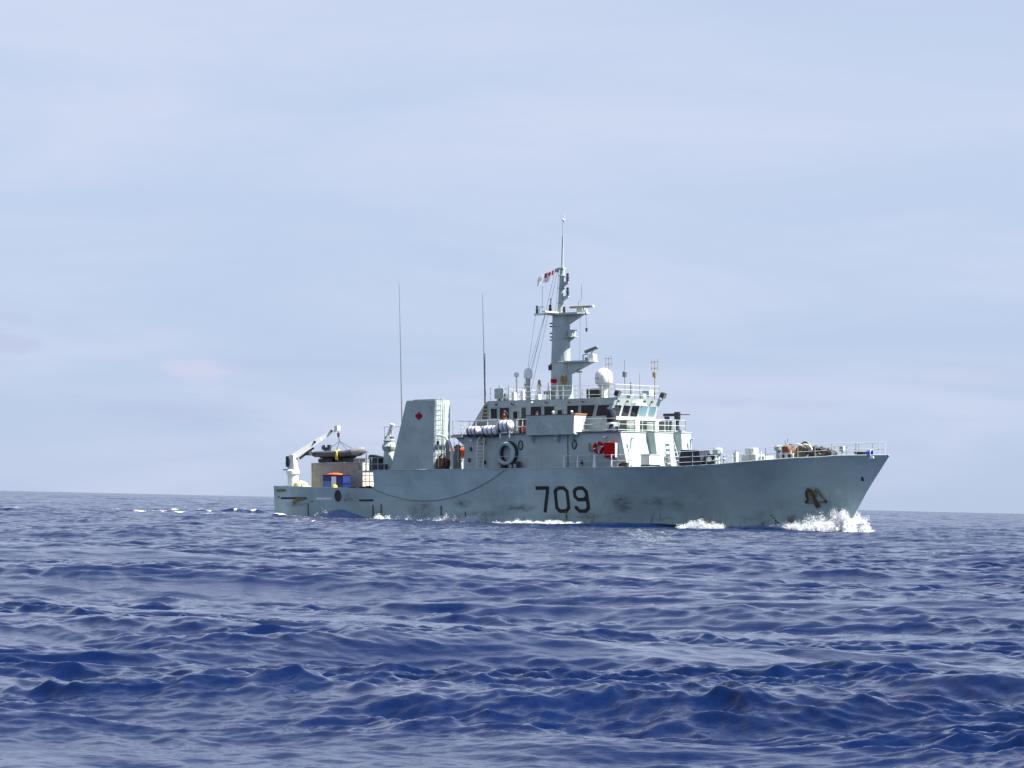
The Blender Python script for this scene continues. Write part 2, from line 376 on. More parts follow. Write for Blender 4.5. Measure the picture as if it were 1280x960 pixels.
def hull_side_grid(cols, rows, sgn, mb):
    """cols: list of functions z-fraction -> (x, z)"""
    vs = []
    for c in cols:
        for r in range(rows + 1):
            x, z = c(r / rows); vs.append((x, sgn * half_breadth(x, z), z))
    n = rows + 1
    mb.add(vs, [(i * n + j, i * n + j + 1, (i + 1) * n + j + 1, (i + 1) * n + j) for i in range(len(cols) - 1) for j in range(rows)])
ZB = -1.6
def col_aft(x, top=None):
    t = sheer(x) if top is None else top
    return lambda v: (x, ZB + (t - ZB) * v)
def col_bow(g):
    xd = 8 + 19.65 * g; t = sheer(xd)
    def f(v):
        z = ZB + (t - ZB) * v
        return (8 + (stem_x(z) - 8) * g, z)
    return f
hull = MB()
aft = [col_aft(x) for x in np.linspace(-27.65, -16.8 - 1e-4, 14)]
mid = [col_aft(x, 4.57) for x in np.linspace(-16.8, 8, 30)]
bow = [col_bow(g) for g in 1 - (1 - np.linspace(0, 1, 46)) ** 1.5]
for sgn in (-1, 1):
    hull_side_grid(aft, 14, sgn, hull); hull_side_grid(mid + bow[1:], 20, sgn, hull)
# transom, step bulkhead, inner bulwark faces
hull.add([(-27.65, s * half_breadth(-27.65, z), z) for z in np.linspace(ZB, sheer(-27.65), 8) for s in (-1, 1)], [(i * 2, i * 2 + 1, i * 2 + 3, i * 2 + 2) for i in range(7)])
hull.add([(-16.8, s * half_breadth(-16.8, z), z) for z in (2.5, 3.2, 4.57) for s in (-1, 1)], [(0, 1, 3, 2), (2, 3, 5, 4)])
for sgn in (-1, 1):
    xs = np.linspace(-27.5, -16.82, 12); vs = []
    for x in xs:
        h = half_breadth(x, sheer(x)); vs += [(x, sgn * h, sheer(x)), (x, sgn * (h - .12), sheer(x) + .001), (x, sgn * (h - .12), 2.5)]
    hull.add(vs, [(i * 3 + j, i * 3 + j + 1, (i + 1) * 3 + j + 1, (i + 1) * 3 + j) for i in range(11) for j in range(2)])
hull.box(-27.64, -27.5, -5.25, 5.25, 2.5, 3.39)
hull_o = hull.build('hull', M['hull'], ship, angle=28)

def deck_plate(xs, zf, inset, name):
    mb = MB(); vs = []
    for x in xs:
        z = zf(x); h = max(half_breadth(x, z) - inset, .02); vs += [(x, -h, z), (x, h, z)]
    mb.add(vs, [(i * 2, i * 2 + 1, i * 2 + 3, i * 2 + 2) for i in range(len(xs) - 1)]); return mb.build(name, M['deck'], ship, smooth=False)
deck_plate(np.linspace(-27.55, -16.81, 10), lambda x: 2.55, .1, 'quarterdeck')
deck_plate(np.linspace(-16.8, 27.3, 50), lambda x: sheer(x) - .07, .0, 'main_deck')
# rubbing edge along the sheer and the stem bar
for sgn in (-1, 1):
    mb = MB(); pts = [(x, sgn * (half_breadth(x, sheer(x)) + .0), sheer(x)) for x in np.linspace(-16.78, 27.45, 70)]
    mb.tube(pts, .045, 6); mb.build('gunwale_edge', M['grey'], ship)
mb = MB(); mb.tube([(stem_x(z) + .01, 0, z) for z in np.linspace(ZB, 5.28, 16)], .07, 8); mb.build('stem_bar', M['hull'], ship)
# small overhanging deck at the aft end of the upper deck
MB().box(-19.2, -16.83, -4.6, 4.6, 4.43, 4.56).build('aft_platform', M['grey'], ship)

def on_side(x, z, off=.012): return (x, -(half_breadth(x, z) + off), z)
# hull number 709, strokes laid on the plating
def stroke(mb, pts, w, off=.014):
    """polyline in (x, z) on the hull side, mitred"""
    P = [Vector((a, b)) for a, b in pts]; L = []; Rr = []
    for i, p in enumerate(P):
        d0 = (P[i] - P[i - 1]).normalized() if i else (P[1] - P[0]).normalized()
        d1 = (P[i + 1] - P[i]).normalized() if i < len(P) - 1 else d0
        n0 = Vector((-d0.y, d0.x)); n1 = Vector((-d1.y, d1.x)); nn = (n0 + n1).normalized(); k = 1 / max(nn.dot(n0), .5)
        L.append(p + nn * w / 2 * k); Rr.append(p - nn * w / 2 * k)
    vs = []
    for a, b in zip(L, Rr): vs += [on_side(a.x, a.y, off), on_side(b.x, b.y, off)]
    mb.add(vs, [(i * 2, i * 2 + 1, i * 2 + 3, i * 2 + 2) for i in range(len(P) - 1)])
W_ = .29
zt, zb = 3.03, 1.22
num = bpy.data.objects.new('hull_number', None); C.objects.link(num); num.parent = ship
mb = MB(); stroke(mb, [(-.76, zt - .02), (.52, zt - .02)], W_); stroke(mb, [(.36, zt - .13), (-.06, zb - .14)], W_, .018); mb.build('digit_seven', M['number'], num, smooth=False)
def rr(x0, x1, z0, z1, c): return [(x0 + c, z1), (x1 - c, z1), (x1, z1 - c), (x1, z0 + c), (x1 - c, z0), (x0 + c, z0), (x0, z0 + c), (x0, z1 - c), (x0 + c, z1)]
mb = MB(); q = rr(1.03, 2.1, zb - .03, zt - .03, .26); stroke(mb, q[:-1] + [q[0]], W_); mb.build('digit_zero', M['number'], num, smooth=False)
mb = MB(); q = rr(2.76, 3.82, 2.08, zt - .05, .26); stroke(mb, q, W_); stroke(mb, [(3.82, 2.4), (3.82, zb + .22), (3.56, zb - .04), (3.02, zb - .04), (2.76, zb + .22), (2.76, zb + .36)], W_, .019); mb.build('digit_nine', M['number'], num, smooth=False)

# marks, slots and pipes on the side
def side_panel(name, x0, x1, z0, z1, m, off=.02, seg=4):
    mb = MB(); vs = []
    for x in np.linspace(x0, x1, seg + 1): vs += [on_side(x, z0, off), on_side(x, z1, off), on_side(x, z0, -.05), on_side(x, z1, -.05)]
    fs = []
    for i in range(seg): a, b = i * 4, i * 4 + 4; fs += [(a, a + 1, b + 1, b), (a + 1, a + 3, b + 3, b + 1), (a, b, b + 2, a + 2)]
    fs += [(0, 2, 3, 1), (seg * 4, seg * 4 + 1, seg * 4 + 3, seg * 4 + 2)]
    mb.add(vs, fs); return mb.build(name, M[m], ship, smooth=False)
side_panel('freeing_port', -26.9, -24.05, 2.26, 2.42, 'black'); side_panel('freeing_port', -18.4, -16.9, 2.04, 2.2, 'black')  # black panels paint the dark inside the open slots
side_panel('freeing_port', -23.0, -21.3, 2.2, 2.36, 'white'); side_panel('freeing_port', -27.2, -27.05, 2.38, 2.5, 'black')  # white panel paints the light showing through an open port
side_panel('name_plate', -27.35, -26.3, 2.88, 3.1, 'olive')
mb = MB(); mb.prism([on_side(x, z, .03) for x, z in [(-25.6, 1.75), (-24.9, 2.05), (-24.1, 2.22), (-24.1, 2.36), (-25.2, 2.36), (-25.6, 2.1)]], (0, .12, 0)); mb.build('fender_bracket', M['olive'], ship, smooth=False)
mb = MB(); mb.torus(on_side(-20.6, 2.52, .0), .28, .08, 'y', sq=1.45); mb.use(M['darkrust']); 
o = mb.build('fairlead', M['darkrust'], ship); mb = MB(); mb.lathe(on_side(-20.6, 2.52, .03), [(.27, 0), (.27, .05)], 18, 'y', (1.45, 1)); mb.build('fairlead_opening', M['black'], ship)
for x, z0, z1, m in [(-16.95, .15, 1.75, 'olive'), (-16.1, .1, 1.8, 'olive'), (-10.0, -.2, 1.65, 'olive'), (-8.2, -.2, .8, 'darkrust'), (-7.6, -.2, 1.15, 'darkrust'), (1.83, -.3, 1.15, 'olive'), (-23.9, .2, 1.9, 'dark')]:
    mb = MB(); mb.tube([on_side(x, z, .03) for z in np.linspace(z0, z1, 5)], .075 if m == 'olive' else .04, 6); mb.build('discharge_pipe', M[m], ship)
mb = MB(); mb.prism([on_side(x, z, .04) for x, z in [(11.9, -.3), (12.9, -.3), (13.5, .1), (13.6, .45), (13.0, .4), (12.2, .1)]], (0, .3, 0)); mb.build('bilge_bracket', M['yellow'], ship, smooth=False)
for x, z in [(18.25, .75), (18.4, .55), (18.55, .35), (18.7, .2), (18.45, .12), (-23.5, 2.0), (-19.9, 2.1)]:
    side_panel('draught_mark', x, x + .12, z, z + .1, 'number', seg=1)
side_panel('hawse_slot', 25.55, 25.7, 3.35, 3.65, 'black', .05, 1)
# faint plate seams: narrow welded straps, painted like the hull
for x in (-22.2, -5.0, 9.7, 14.6):
    mb = MB(); mb.tube([on_side(x, z, -.005) for z in np.linspace(-.4, sheer(x) - .1, 8)], .02, 5); mb.build('weld_seam', M['hull'], ship)
for z in (2.05, 3.4):
    mb = MB(); mb.tube([on_side(x, z, -.012) for x in np.linspace(-16.5, 24.6, 60)], .02, 5); mb.build('weld_seam', M['hull'], ship)

# anchor housed against the bow
anchor = bpy.data.objects.new('anchor', None); C.objects.link(anchor); anchor.parent = ship
def sp(x, z, off): return on_side(21.98 + (x - 22.4) * .78, 2.05 + (z - 2.0) * .92, off)
mb = MB(); mb.tube([sp(22.2, 2.1, .05), sp(22.35, 1.8, .16), sp(22.5, 1.5, .22), sp(22.58, 1.3, .2)], [.09, .13, .18, .18], 8); mb.build('shank', M['darkrust'], anchor)
mb = MB(); mb.tube([sp(21.45, 1.72, .12), sp(22.4, 1.66, .2), sp(23.45, 1.76, .12)], [.05, .09, .05], 8); mb.build('crown', M['olive'], anchor)
for x0 in (21.45, 23.35):
    mb = MB(); mb.lathe(sp(x0, 1.74, .14), [(0, -.12), (.12, -.05), (.12, .05), (0, .12)], 10, 'x'); mb.build('crown_knob', M['black'], anchor)
mb = MB(); mb.tube([sp(21.62, 1.85, .12), sp(21.6, 2.2, .16), sp(21.68, 2.55, .18), sp(21.88, 2.76, .18), sp(22.1, 2.7, .17), sp(22.26, 2.4, .15), sp(22.36, 2.0, .12)], [.06, .09, .11, .11, .09, .08, .06], 8); mb.build('fluke', M['darkrust'], anchor)
mb = MB(); mb.prism([sp(x, z, .05) for x, z in [(21.75, 1.9), (22.2, 1.9), (22.12, 2.5), (21.85, 2.6)]], (0, -.08, 0)); mb.build('fluke_plate', M['olive'], anchor, smooth=False)
mb = MB(); mb.tube([sp(22.5, 2.15, .12), sp(22.5, 2.55, .17), sp(22.62, 2.78, .18), sp(22.8, 2.62, .18), sp(23.02, 2.2, .16), sp(23.25, 1.85, .12)], [.05, .08, .1, .1, .09, .06], 8); mb.build('fluke', M['olive'], anchor)
mb = MB(); mb.add([sp(x, z, .008) for x, z in [(21.2, 1.3), (23.7, 1.3), (23.6, 2.95), (21.3, 2.95)]], [(0, 1, 2, 3)]); mb.build('anchor_bolster', M['hull'], anchor, smooth=False)

# ------------------------------------------------------------------ guard rails
def guard_rail(pts, zs=(1.0, .55), base=0.0, r=.022, pr=.032, step=1.5, m='rail', posts=None, closed=False, name='guard_rail'):
    mb = MB(); P = [Vector(p) for p in pts]
    for h in zs: mb.tube([(p.x, p.y, p.z + h) for p in P] + ([(P[0].x, P[0].y, P[0].z + h)] if closed else []), r, 5)
    Q = P + ([P[0]] if closed else [])
    for a, b in zip(Q[:-1], Q[1:]):
        n = max(1, round((b - a).length / step))
        for i in range(n + 1):
            p = a.lerp(b, i / n); mb.tube([(p.x, p.y, p.z + base), (p.x, p.y, p.z + max(zs))], pr, 5)
    return mb.build(name, M[m], ship)
def edge(x, z=None, inset=.12): zz = sheer(x) if z is None else z; return (x, -(half_breadth(x, zz) - inset), zz - .05)
guard_rail([edge(x) for x in np.linspace(2.0, 8.3, 6)], (1.02, .55), step=1.6)
guard_rail([edge(x) for x in np.linspace(-8.0, 1.9, 6)], (1.02,), r=.014, pr=.02, step=3)
def port(p): return (p[0], -p[1], p[2])
guard_rail([edge(x) for x in np.linspace(11.2, 15.8, 5)], (1.18, .75, .35), step=1.15)
guard_rail([edge(x) for x in list(np.linspace(15.8, 24.0, 8)) + [25.6, 27.1]], (1.0, .5), step=2.6, r=.018)
guard_rail([port(edge(x)) for x in list(np.linspace(9.0, 24.0, 12)) + [25.6, 27.1]], (1.0, .5), step=2.6, r=.018)
mb = MB(); mb.tube([(27.1, -.25, 6.25), (27.35, 0, 6.25), (27.1, .25, 6.25)], .025, 6); mb.tube([(27.3, 0, 5.2), (27.3, 0, 6.25)], .04, 6); mb.build('bow_rail', M['rail'], ship)
# stout white stanchions by the rail
for x, r in [(4.95, .11), (3.35, .05), (2.1, .05), (6.5, .05), (8.1, .06)]:
    p = edge(x, None, .06); mb = MB(); mb.tube([(p[0], p[1], p[2] + .03), (p[0], p[1], p[2] + .5), (p[0], p[1], p[2] + 1.05)], [r * 1.5, r, r * .75], 8); mb.build('stanchion', M['white'], ship)

# ------------------------------------------------------------------ deckhouse
Z0, Z1, Z2 = 4.5, 7.32, 10.05
dh = MB()
dh.hexa([(-8.0, -5.0, Z0), (7.62, -5.0, Z0), (7.62, 5.0, Z0), (-8.0, 5.0, Z0)], [(-8.0, -5.0, Z1), (6.98, -5.0, Z1), (6.98, 5.0, Z1), (-8.0, 5.0, Z1)])
deckhouse = dh.build('deckhouse', M['grey'], ship, smooth=False)
# deck edge of the 01 deck
mb = MB(); mb.box(-9.0, 6.97, -5.22, 5.22, Z1, Z1 + .07); mb.build('upper_deck', M['deck'], deckhouse, smooth=False)
mb = MB(); mb.box(-9.1, -7.98, -5.35, 5.2, 7.13, 7.315); mb.build('aft_catwalk', M['grey'], deckhouse, smooth=False)
for y in (-4.9, 0, 4.9):
    mb = MB(); mb.prism([(-8.0, y, 7.12), (-8.9, y, 7.12), (-8.0, y, 6.4)], (0, .06, 0)); mb.build('catwalk_bracket', M['grey'], deckhouse, smooth=False)
# stepped front blocks
mb = MB(); mb.hexa([(7.0, -1.27, Z0), (8.1, -1.27, Z0), (8.1, 1.55, Z0), (7.0, 1.55, Z0)], [(6.8, -1.27, Z1 - .02), (7.75, -1.27, Z1 - .02), (7.75, 1.55, Z1 - .02), (6.8, 1.55, Z1 - .02)]); mb.build('front_trunk', M['grey'], deckhouse, smooth=False)
mb = MB(); mb.hexa([(7.0, 1.6, Z0), (8.6, 1.6, Z0), (8.6, 3.1, Z0), (7.0, 3.1, Z0)], [(6.8, 1.6, Z1 - .03), (8.45, 1.6, Z1 - .03), (8.45, 3.1, Z1 - .03), (6.8, 3.1, Z1 - .03)]); mb.build('front_trunk', M['grey'], deckhouse, smooth=False)
for x1, y0, y1 in ((7.06, -5.0, -1.3), (7.8, -1.29, 1.58), (8.5, 1.59, 3.14), (7.06, 3.15, 5.0)):
    mb = MB(); mb.box(6.62, x1, y0, y1, Z1 + .002, Z1 + .066); mb.build('front_deck_edge', M['grey'], deckhouse, smooth=False)
# side fittings
for x in (-2.44, 2.68):
    p = bpy.data.objects.new('porthole', None); C.objects.link(p); p.parent = deckhouse
    mb = MB(); mb.torus((x, -5.02, 6.42), .2, .055, 'y', sq=1.7); mb.build('frame', M['dark'], p)
    mb = MB(); mb.lathe((x, -5.03, 6.42), [(.19, 0), (.19, .04)], 18, 'y', (1.7, 1)); mb.build('pane', M['paleglass'], p)
mb = MB(); mb.box(2.04, 2.1, -5.03, -4.98, 4.6, 7.2); mb.build('plate_seam', M['dark'], deckhouse, smooth=False)
for x, z in [(-1.3, 7.0), (5.6, 6.95), (-7.2, 6.9), (1.0, 6.9)]:
    mb = MB(); mb.rbox(x - .1, x + .1, -5.22, -4.99, z - .08, z + .08, .03); mb.build('bulkhead_lamp', M['white'], deckhouse)
for x, z in [(-7.45, 5.3), (-5.9, 5.1), (-7.3, 6.2), (3.4, 5.0)]:
    mb = MB(); mb.rbox(x - .08, x + .08, -5.12, -4.99, z - .16, z + .16, .03); mb.build('junction_box', M['dark'], deckhouse)
# big grey ring; a black ring behind it paints its shadow
ring = bpy.data.objects.new('hose_ring', None); C.objects.link(ring); ring.parent = ship
mb = MB(); mb.torus((-3.62, -5.42, 5.78), .73, .165, 'y', 32, 10, 1.08); mb.build('ring_drum', M['grey'], ring)
mb = MB(); mb.torus((-3.5, -5.1, 5.86), .74, .11, 'y', 32, 8, 1.1); mb.build('ring_painted_shadow', M['black'], ring)
mb = MB(); mb.box(-4.25, -4.1, -5.3, -5.0, 4.6, 5.3); mb.build('ring_bracket', M['dark'], ring, smooth=False)
mb = MB(); mb.box(-3.1, -2.95, -5.3, -5.0, 4.6, 5.3); mb.build('ring_bracket', M['dark'], ring, smooth=False)
mb = MB(); mb.rbox(-4.45, -3.75, -5.35, -4.95, 4.5, 5.02, .05).rbox(-3.6, -2.35, -5.35, -4.95, 4.5, 5.1, .05).tube([(-2.3, -5.35, 4.5), (-2.3, -5.35, 5.1), (-2.75, -5.35, 5.1)], .04, 6)
mb.build('winch_unit', M['black'], ship)
for x0 in (-4.3, -3.2, -2.75):
    mb = MB(); mb.lathe((x0, -5.42, 4.78), [(.02, 0), (.16, 0), (.16, .05), (.02, .05)], 12, 'y'); mb.build('winch_drum', M['steel'], ship)
# inclined ladder with hooped hand rails
lad = bpy.data.objects.new('side_ladder', None); C.objects.link(lad); lad.parent = ship
for x in (-6.42, -5.78):
    mb = MB(); mb.tube([(x, -5.45, 4.55), (x, -5.42, 6.4), (x + .06, -5.38, 6.85), (x + .2 if x < -6 else x - .1, -5.3, 7.15), (-6.1, -5.2, 7.25)], .045, 6); mb.build('hand_rail', M['cream'], lad)
for k in range(8):
    mb = MB(); mb.box(-6.42, -5.78, -5.5, -5.38, 4.7 + k * .28, 4.74 + k * .28); mb.build('rung', M['cream'], lad, smooth=False)
mb = MB(); mb.rbox(-6.36, -5.86, -5.3, -5.02, 6.6, 6.95, .04); mb.build('ladder_hatch', M['tan'], lad)
# red locker, yellow lamp bracket
mb = MB(); mb.rbox(5.7, 6.72, -5.42, -4.99, 5.33, 6.5, .03); lk = mb.build('fire_locker', M['red'], ship)
mb = MB(); mb.box(6.722, 6.76, -5.4, -5.02, 5.36, 6.46); mb.build('locker_end', M['white'], lk, smooth=False)
mb = MB(); mb.tube([(6.15, -5.3, 6.5), (6.1, -5.3, 6.62)], .05, 6); mb.build('locker_vent', M['white'], lk)
mb = MB(); mb.tube([(4.15, -5.12, 6.5), (4.15, -5.12, 5.9), (4.5, -5.12, 5.9), (4.5, -5.12, 6.3)], .07, 6); mb.build('lifebuoy_bracket', M['tan'], ship)
mb = MB(); mb.rbox(6.9, 7.9, -5.3, -4.7, 4.5, 4.72, .05).tube([(6.9, -5.2, 4.75), (7.4, -5.2, 4.9), (7.9, -5.2, 4.8)], .09, 6); mb.build('hose_box', M['darkrust'], ship)
# front fittings
bx = MB(); bx.rbox(8.55, 9.35, -4.55, -2.9, 4.75, 5.5, .03); fb = bx.build('deck_locker', M['white'], ship)
mb = MB(); mb.box(8.5, 9.3, -4.5, -2.95, 4.5, 4.748); mb.build('locker_plinth', M['dark'], fb, smooth=False)
mb = MB(); mb.box(8.5, 9.4, -4.6, -2.85, 5.502, 5.56); mb.build('locker_lid', M['grey'], fb, smooth=False)
for y in (-4.3, 2.6):
    mb = MB(); mb.tube([(8.7 if y > 0 else 7.5, y, 6.0), (8.7 if y > 0 else 7.5, y, 6.7), (8.8 if y > 0 else 7.6, y, 6.85), (9.0 if y > 0 else 7.8, y, 6.8)], .06, 8); mb.build('gooseneck_vent', M['grey'], ship)
for s in (-1, 1):
    mb = MB(); mb.tube([(8.15, .55 + s * .28, 6.9), (8.9, .55 + s * .28, 4.6)], .035, 6); mb.build('front_ladder_rail', M['rail'], ship)
for k in range(7):
    t = (k + .5) / 7; mb = MB(); mb.box(8.15 + .75 * t - .06, 8.15 + .75 * t + .06, .27, .83, 6.9 - 2.3 * t, 6.94 - 2.3 * t); mb.build('front_ladder_step', M['rail'], ship, smooth=False)
mb = MB(); mb.rbox(8.03, 8.3, -.2, .15, 4.9, 5.5, .03); mb.build('junction_box', M['steel'], ship)

# ------------------------------------------------------------------ bridge
br = MB()
hb = 3.4
br.hexa([(-8.9, -hb, Z1 + .07), (5.25, -hb, Z1 + .07), (5.25, hb, Z1 + .07), (-8.9, hb, Z1 + .07)], [(-8.05, -hb, 8.42), (5.25, -hb, 8.42), (5.25, hb, 8.42), (-8.05, hb, 8.42)])
bridge = br.build('bridge', M['grey'], ship, smooth=False)
# window band: built as sill, header and mullions round a real glass box
mb = MB(); mb.hexa([(-6.75, -hb + .04, 8.43), (4.92, -hb + .04, 8.43), (4.92, hb - .04, 8.43), (-6.75, hb - .04, 8.43)], [(-6.75, -hb + .04, 9.6), (5.30, -hb + .04, 9.6), (5.30, hb - .04, 9.6), (-6.75, hb - .04, 9.6)]); mb.build('window_band', M['grey'], bridge, smooth=False)
mb = MB(); mb.hexa([(-6.76, -hb, 9.58), (5.32, -hb, 9.58), (5.32, hb, 9.58), (-6.76, hb, 9.58)], [(-6.85, -hb, Z2), (5.5, -hb, Z2), (5.5, hb, Z2), (-6.85, hb, Z2)]); mb.build('roof_fascia', M['grey'], bridge, smooth=False)
mb = MB(); mb.box(4.95, 5.42, -hb - .06, hb + .06, 8.36, 8.47); mb.build('window_sill', M['white'], bridge, smooth=False)
mb = MB(); mb.hexa([(-8.9, -hb, 8.42 - 1.0), (-6.77, -hb, 8.42 - 1.0), (-6.77, hb, 8.42 - 1.0), (-8.9, hb, 8.42 - 1.0)], [(-7.0, -hb, Z2 - .06), (-6.77, -hb, Z2 - .06), (-6.77, hb, Z2 - .06), (-7.0, hb, Z2 - .06)]); mb.build('aft_slope', M['grey'], bridge, smooth=False)
for k in range(4):
    mb = MB(); z = 8.62 + k * .29; mb.box(-7.3 + k * .06, -6.83, -hb - .04, -hb - .005, z, z + .15); mb.build('louvre_slat', M['black' if k % 1 else 'dark'], bridge, smooth=False)
    mb = MB(); mb.box(-7.3 + k * .06, -6.83, -hb - .035, -hb - .004, z + .152, z + .285); mb.build('louvre_slat', M['tan'], bridge, smooth=False)
def window_side(x0, x1, z0, z1, lean0=0, lean1=0, m='glass'):
    w = bpy.data.objects.new('window', None); C.objects.link(w); w.parent = bridge
    y = -hb
    def quad(d, yy): return [(x0 - d, yy, z0 - d), (x1 + d, yy, z0 - d), (x1 + d + lean1, yy, z1 + d), (x0 - d + lean0, yy, z1 + d)]
    mb = MB(); o_, i_ = quad(.055, y - .02), quad(0, y - .02); o2, i2 = quad(.055, y + .05), quad(0, y + .05)
    mb.add(o_ + i_ + o2 + i2, [f for k in range(4) for f in ((k, (k + 1) % 4, 4 + (k + 1) % 4, 4 + k), (k, 8 + k, 8 + (k + 1) % 4, (k + 1) % 4), (4 + k, 4 + (k + 1) % 4, 12 + (k + 1) % 4, 12 + k))]); mb.build('frame', M['grey'], w, smooth=False)
    mb = MB(); mb.prism(quad(.003, y + .012), (0, .02, 0)); mb.build('pane', M[m], w, smooth=False)
for x0, x1, z0, z1, l0, l1 in [(-6.45, -5.85, 8.66, 9.46, -.05, 0), (-5.6, -4.66, 8.64, 9.5, 0, 0), (-4.28, -3.86, 8.6, 9.18, 0, 0), (-2.56, -1.53, 8.6, 9.52, 0, 0), (-1.25, -.3, 8.6, 9.52, 0, 0), (.03, .46, 8.55, 9.2, 0, 0), (.95, 1.98, 8.58, 9.53, 0, 0.05), (2.26, 3.36, 8.64, 9.53, .02, .25), (3.66, 4.68, 8.66, 9.5, .22, .3)]:
    window_side(x0, x1, z0, z1, l0, l1)
mb = MB(); mb.box(-3.44, -3.08, -hb - .04, -hb + .02, 7.45, 9.45); mb.build('bridge_door', M['dark'], bridge, smooth=False)
def window_front(y0, y1, m):
    w = bpy.data.objects.new('window', None); C.objects.link(w); w.parent = bridge
    z0, z1 = 8.62, 9.5
    fx = lambda z: 4.92 + (z - 8.43) / 1.17 * .38
    def quad(d, off): return [(fx(z0 - d) + off, y0 - d, z0 - d), (fx(z0 - d) + off, y1 + d, z0 - d), (fx(z1 + d) + off, y1 + d, z1 + d), (fx(z1 + d) + off, y0 - d, z1 + d)]
    o_, i_, o2, i2 = quad(.05, .04), quad(0, .04), quad(.05, -.05), quad(0, -.05)
    mb = MB(); mb.add(o_ + i_ + o2 + i2, [f for k in range(4) for f in ((k, (k + 1) % 4, 4 + (k + 1) % 4, 4 + k), (k, 8 + k, 8 + (k + 1) % 4, (k + 1) % 4), (4 + k, 4 + (k + 1) % 4, 12 + (k + 1) % 4, 12 + k))]); mb.build('frame', M['white'], w, smooth=False)
    mb = MB(); mb.prism(quad(.003, .006), (.015, 0, 0)); mb.build('pane', M[m], w, smooth=False)
for k, m in enumerate(['glass', 'glass', 'glass', 'paleglass', 'paleglass']):
    y0 = -3.18 + k * 1.29; window_front(y0, y0 + 1.06, m)
for k in range(3):                                    # wipers
    y = -2.7 + k * 1.29; mb = MB(); mb.tube([(5.42, y, 9.6), (5.3, y + .25, 9.05)], .018, 5); mb.build('wiper', M['black'], bridge)
mb = MB(); mb.rbox(5.34, 5.75, -.75, .85, 9.52, 9.72, .03); mb.build('window_hood', M['white'], bridge)
for x, y, z in [(-5.9, -3.5, 9.8), (-4.3, -3.5, 9.8), (-2.4, -3.5, 9.85), (-1.0, -3.5, 9.85), (1.2, -3.5, 9.8), (2.5, -3.5, 9.85), (5.48, -2.9, 9.8), (5.48, -1.6, 9.8), (5.5, .9, 9.85), (5.5, 2.0, 9.85)]:
    mb = MB(); mb.lathe((x, y, z), [(.0, -.1), (.07, -.1), (.1, .06), (.0, .08)], 10, 'y' if abs(y) > 3.45 else 'x'); mb.build('deck_lamp', M['dark' if random.random() < .6 else 'white'], bridge)
# bridge wings
def wing(sgn):
    y0, y1 = sgn * 5.65, sgn * 3.95
    w = bpy.data.objects.new('bridge_wing', None); C.objects.link(w); w.parent = ship
    ya, yb = min(y0, y1), max(y0, y1)
    mb = MB(); mb.box(-1.5, 3.13, ya, yb, 7.2, 7.3); mb.build('wing_floor', M['grey'], w, smooth=False)
    mb = MB(); t = .06 * sgn
    mb.hexa([(-1.5, y0, 7.3), (3.0, y0, 7.3), (3.0, y0 - t, 7.3), (-1.5, y0 - t, 7.3)], [(-1.5, y0, 8.75), (3.13, y0, 8.75), (3.13, y0 - t, 8.75), (-1.5, y0 - t, 8.75)]); mb.build('wing_side', M['grey'], w, smooth=False)
    mb = MB(); mb.hexa([(2.98, y0 - t, 7.3), (3.06, y0 - t, 7.3), (2.76, y1, 7.3), (2.7, y1, 7.3)], [(3.05, y0 - t, 8.75), (3.13, y0 - t, 8.75), (3.13, y1, 8.75), (3.05, y1, 8.75)]); mb.build('wing_front', M['white'], w, smooth=False)
    mb = MB(); mb.box(-1.5, -1.44, min(y0 - t, y1), max(y0 - t, y1), 7.3, 8.75); mb.build('wing_back', M['grey'], w, smooth=False)
    mb = MB(); mb.rbox(2.95, 3.22, ya + .02, yb, 8.752, 8.83, .02); mb.build('wing_cap', M['orangewood'], w)
    mb = MB(); mb.box(-1.5, 2.94, y0 - .05, y0 + .05, 8.752, 8.79); mb.build('wing_side_cap', M['dark'], w, smooth=False)
    for x in (-1.2, 1.2, 2.6):
        mb = MB(); mb.prism([(x, sgn * 5.02, 7.19), (x, sgn * 5.6, 7.19), (x, sgn * 5.02, 6.5)], (.06, 0, 0)); mb.build('wing_bracket', M['grey'], w, smooth=False)
wing(-1); wing(1)
# passage abaft the wing: black sheet painting the shaded opening, low rails, orange box
mb = MB(); mb.box(-2.65, -1.95, -4.9, -4.85, 7.4, 8.62); mb.build('passage_painted_shade', M['black'], ship, smooth=False)
guard_rail([(-2.7, -5.15, Z1 + .07), (-1.6, -5.15, Z1 + .07)], (1.1, .5), step=.5, m='white')
mb = MB(); mb.rbox(-2.35, -1.9, -5.1, -4.92, 7.45, 8.0, .03); mb.build('lifejacket_box', M['orange'], ship)
guard_rail([(-4.4, -5.15, Z1 + .07), (-9.0, -5.15, Z1 + .07), (-9.0, 5.1, Z1 + .07)], (1.1, .6, .15), step=1.1)
guard_rail([(3.6, -5.05, Z1 + .07), (6.85, -5.05, Z1 + .07), (6.95, 0, Z1 + .07), (6.95, 4.75, Z1 + .07), (3.6, 5.05, Z1 + .07)], (1.0, .55, .12), step=1.5)
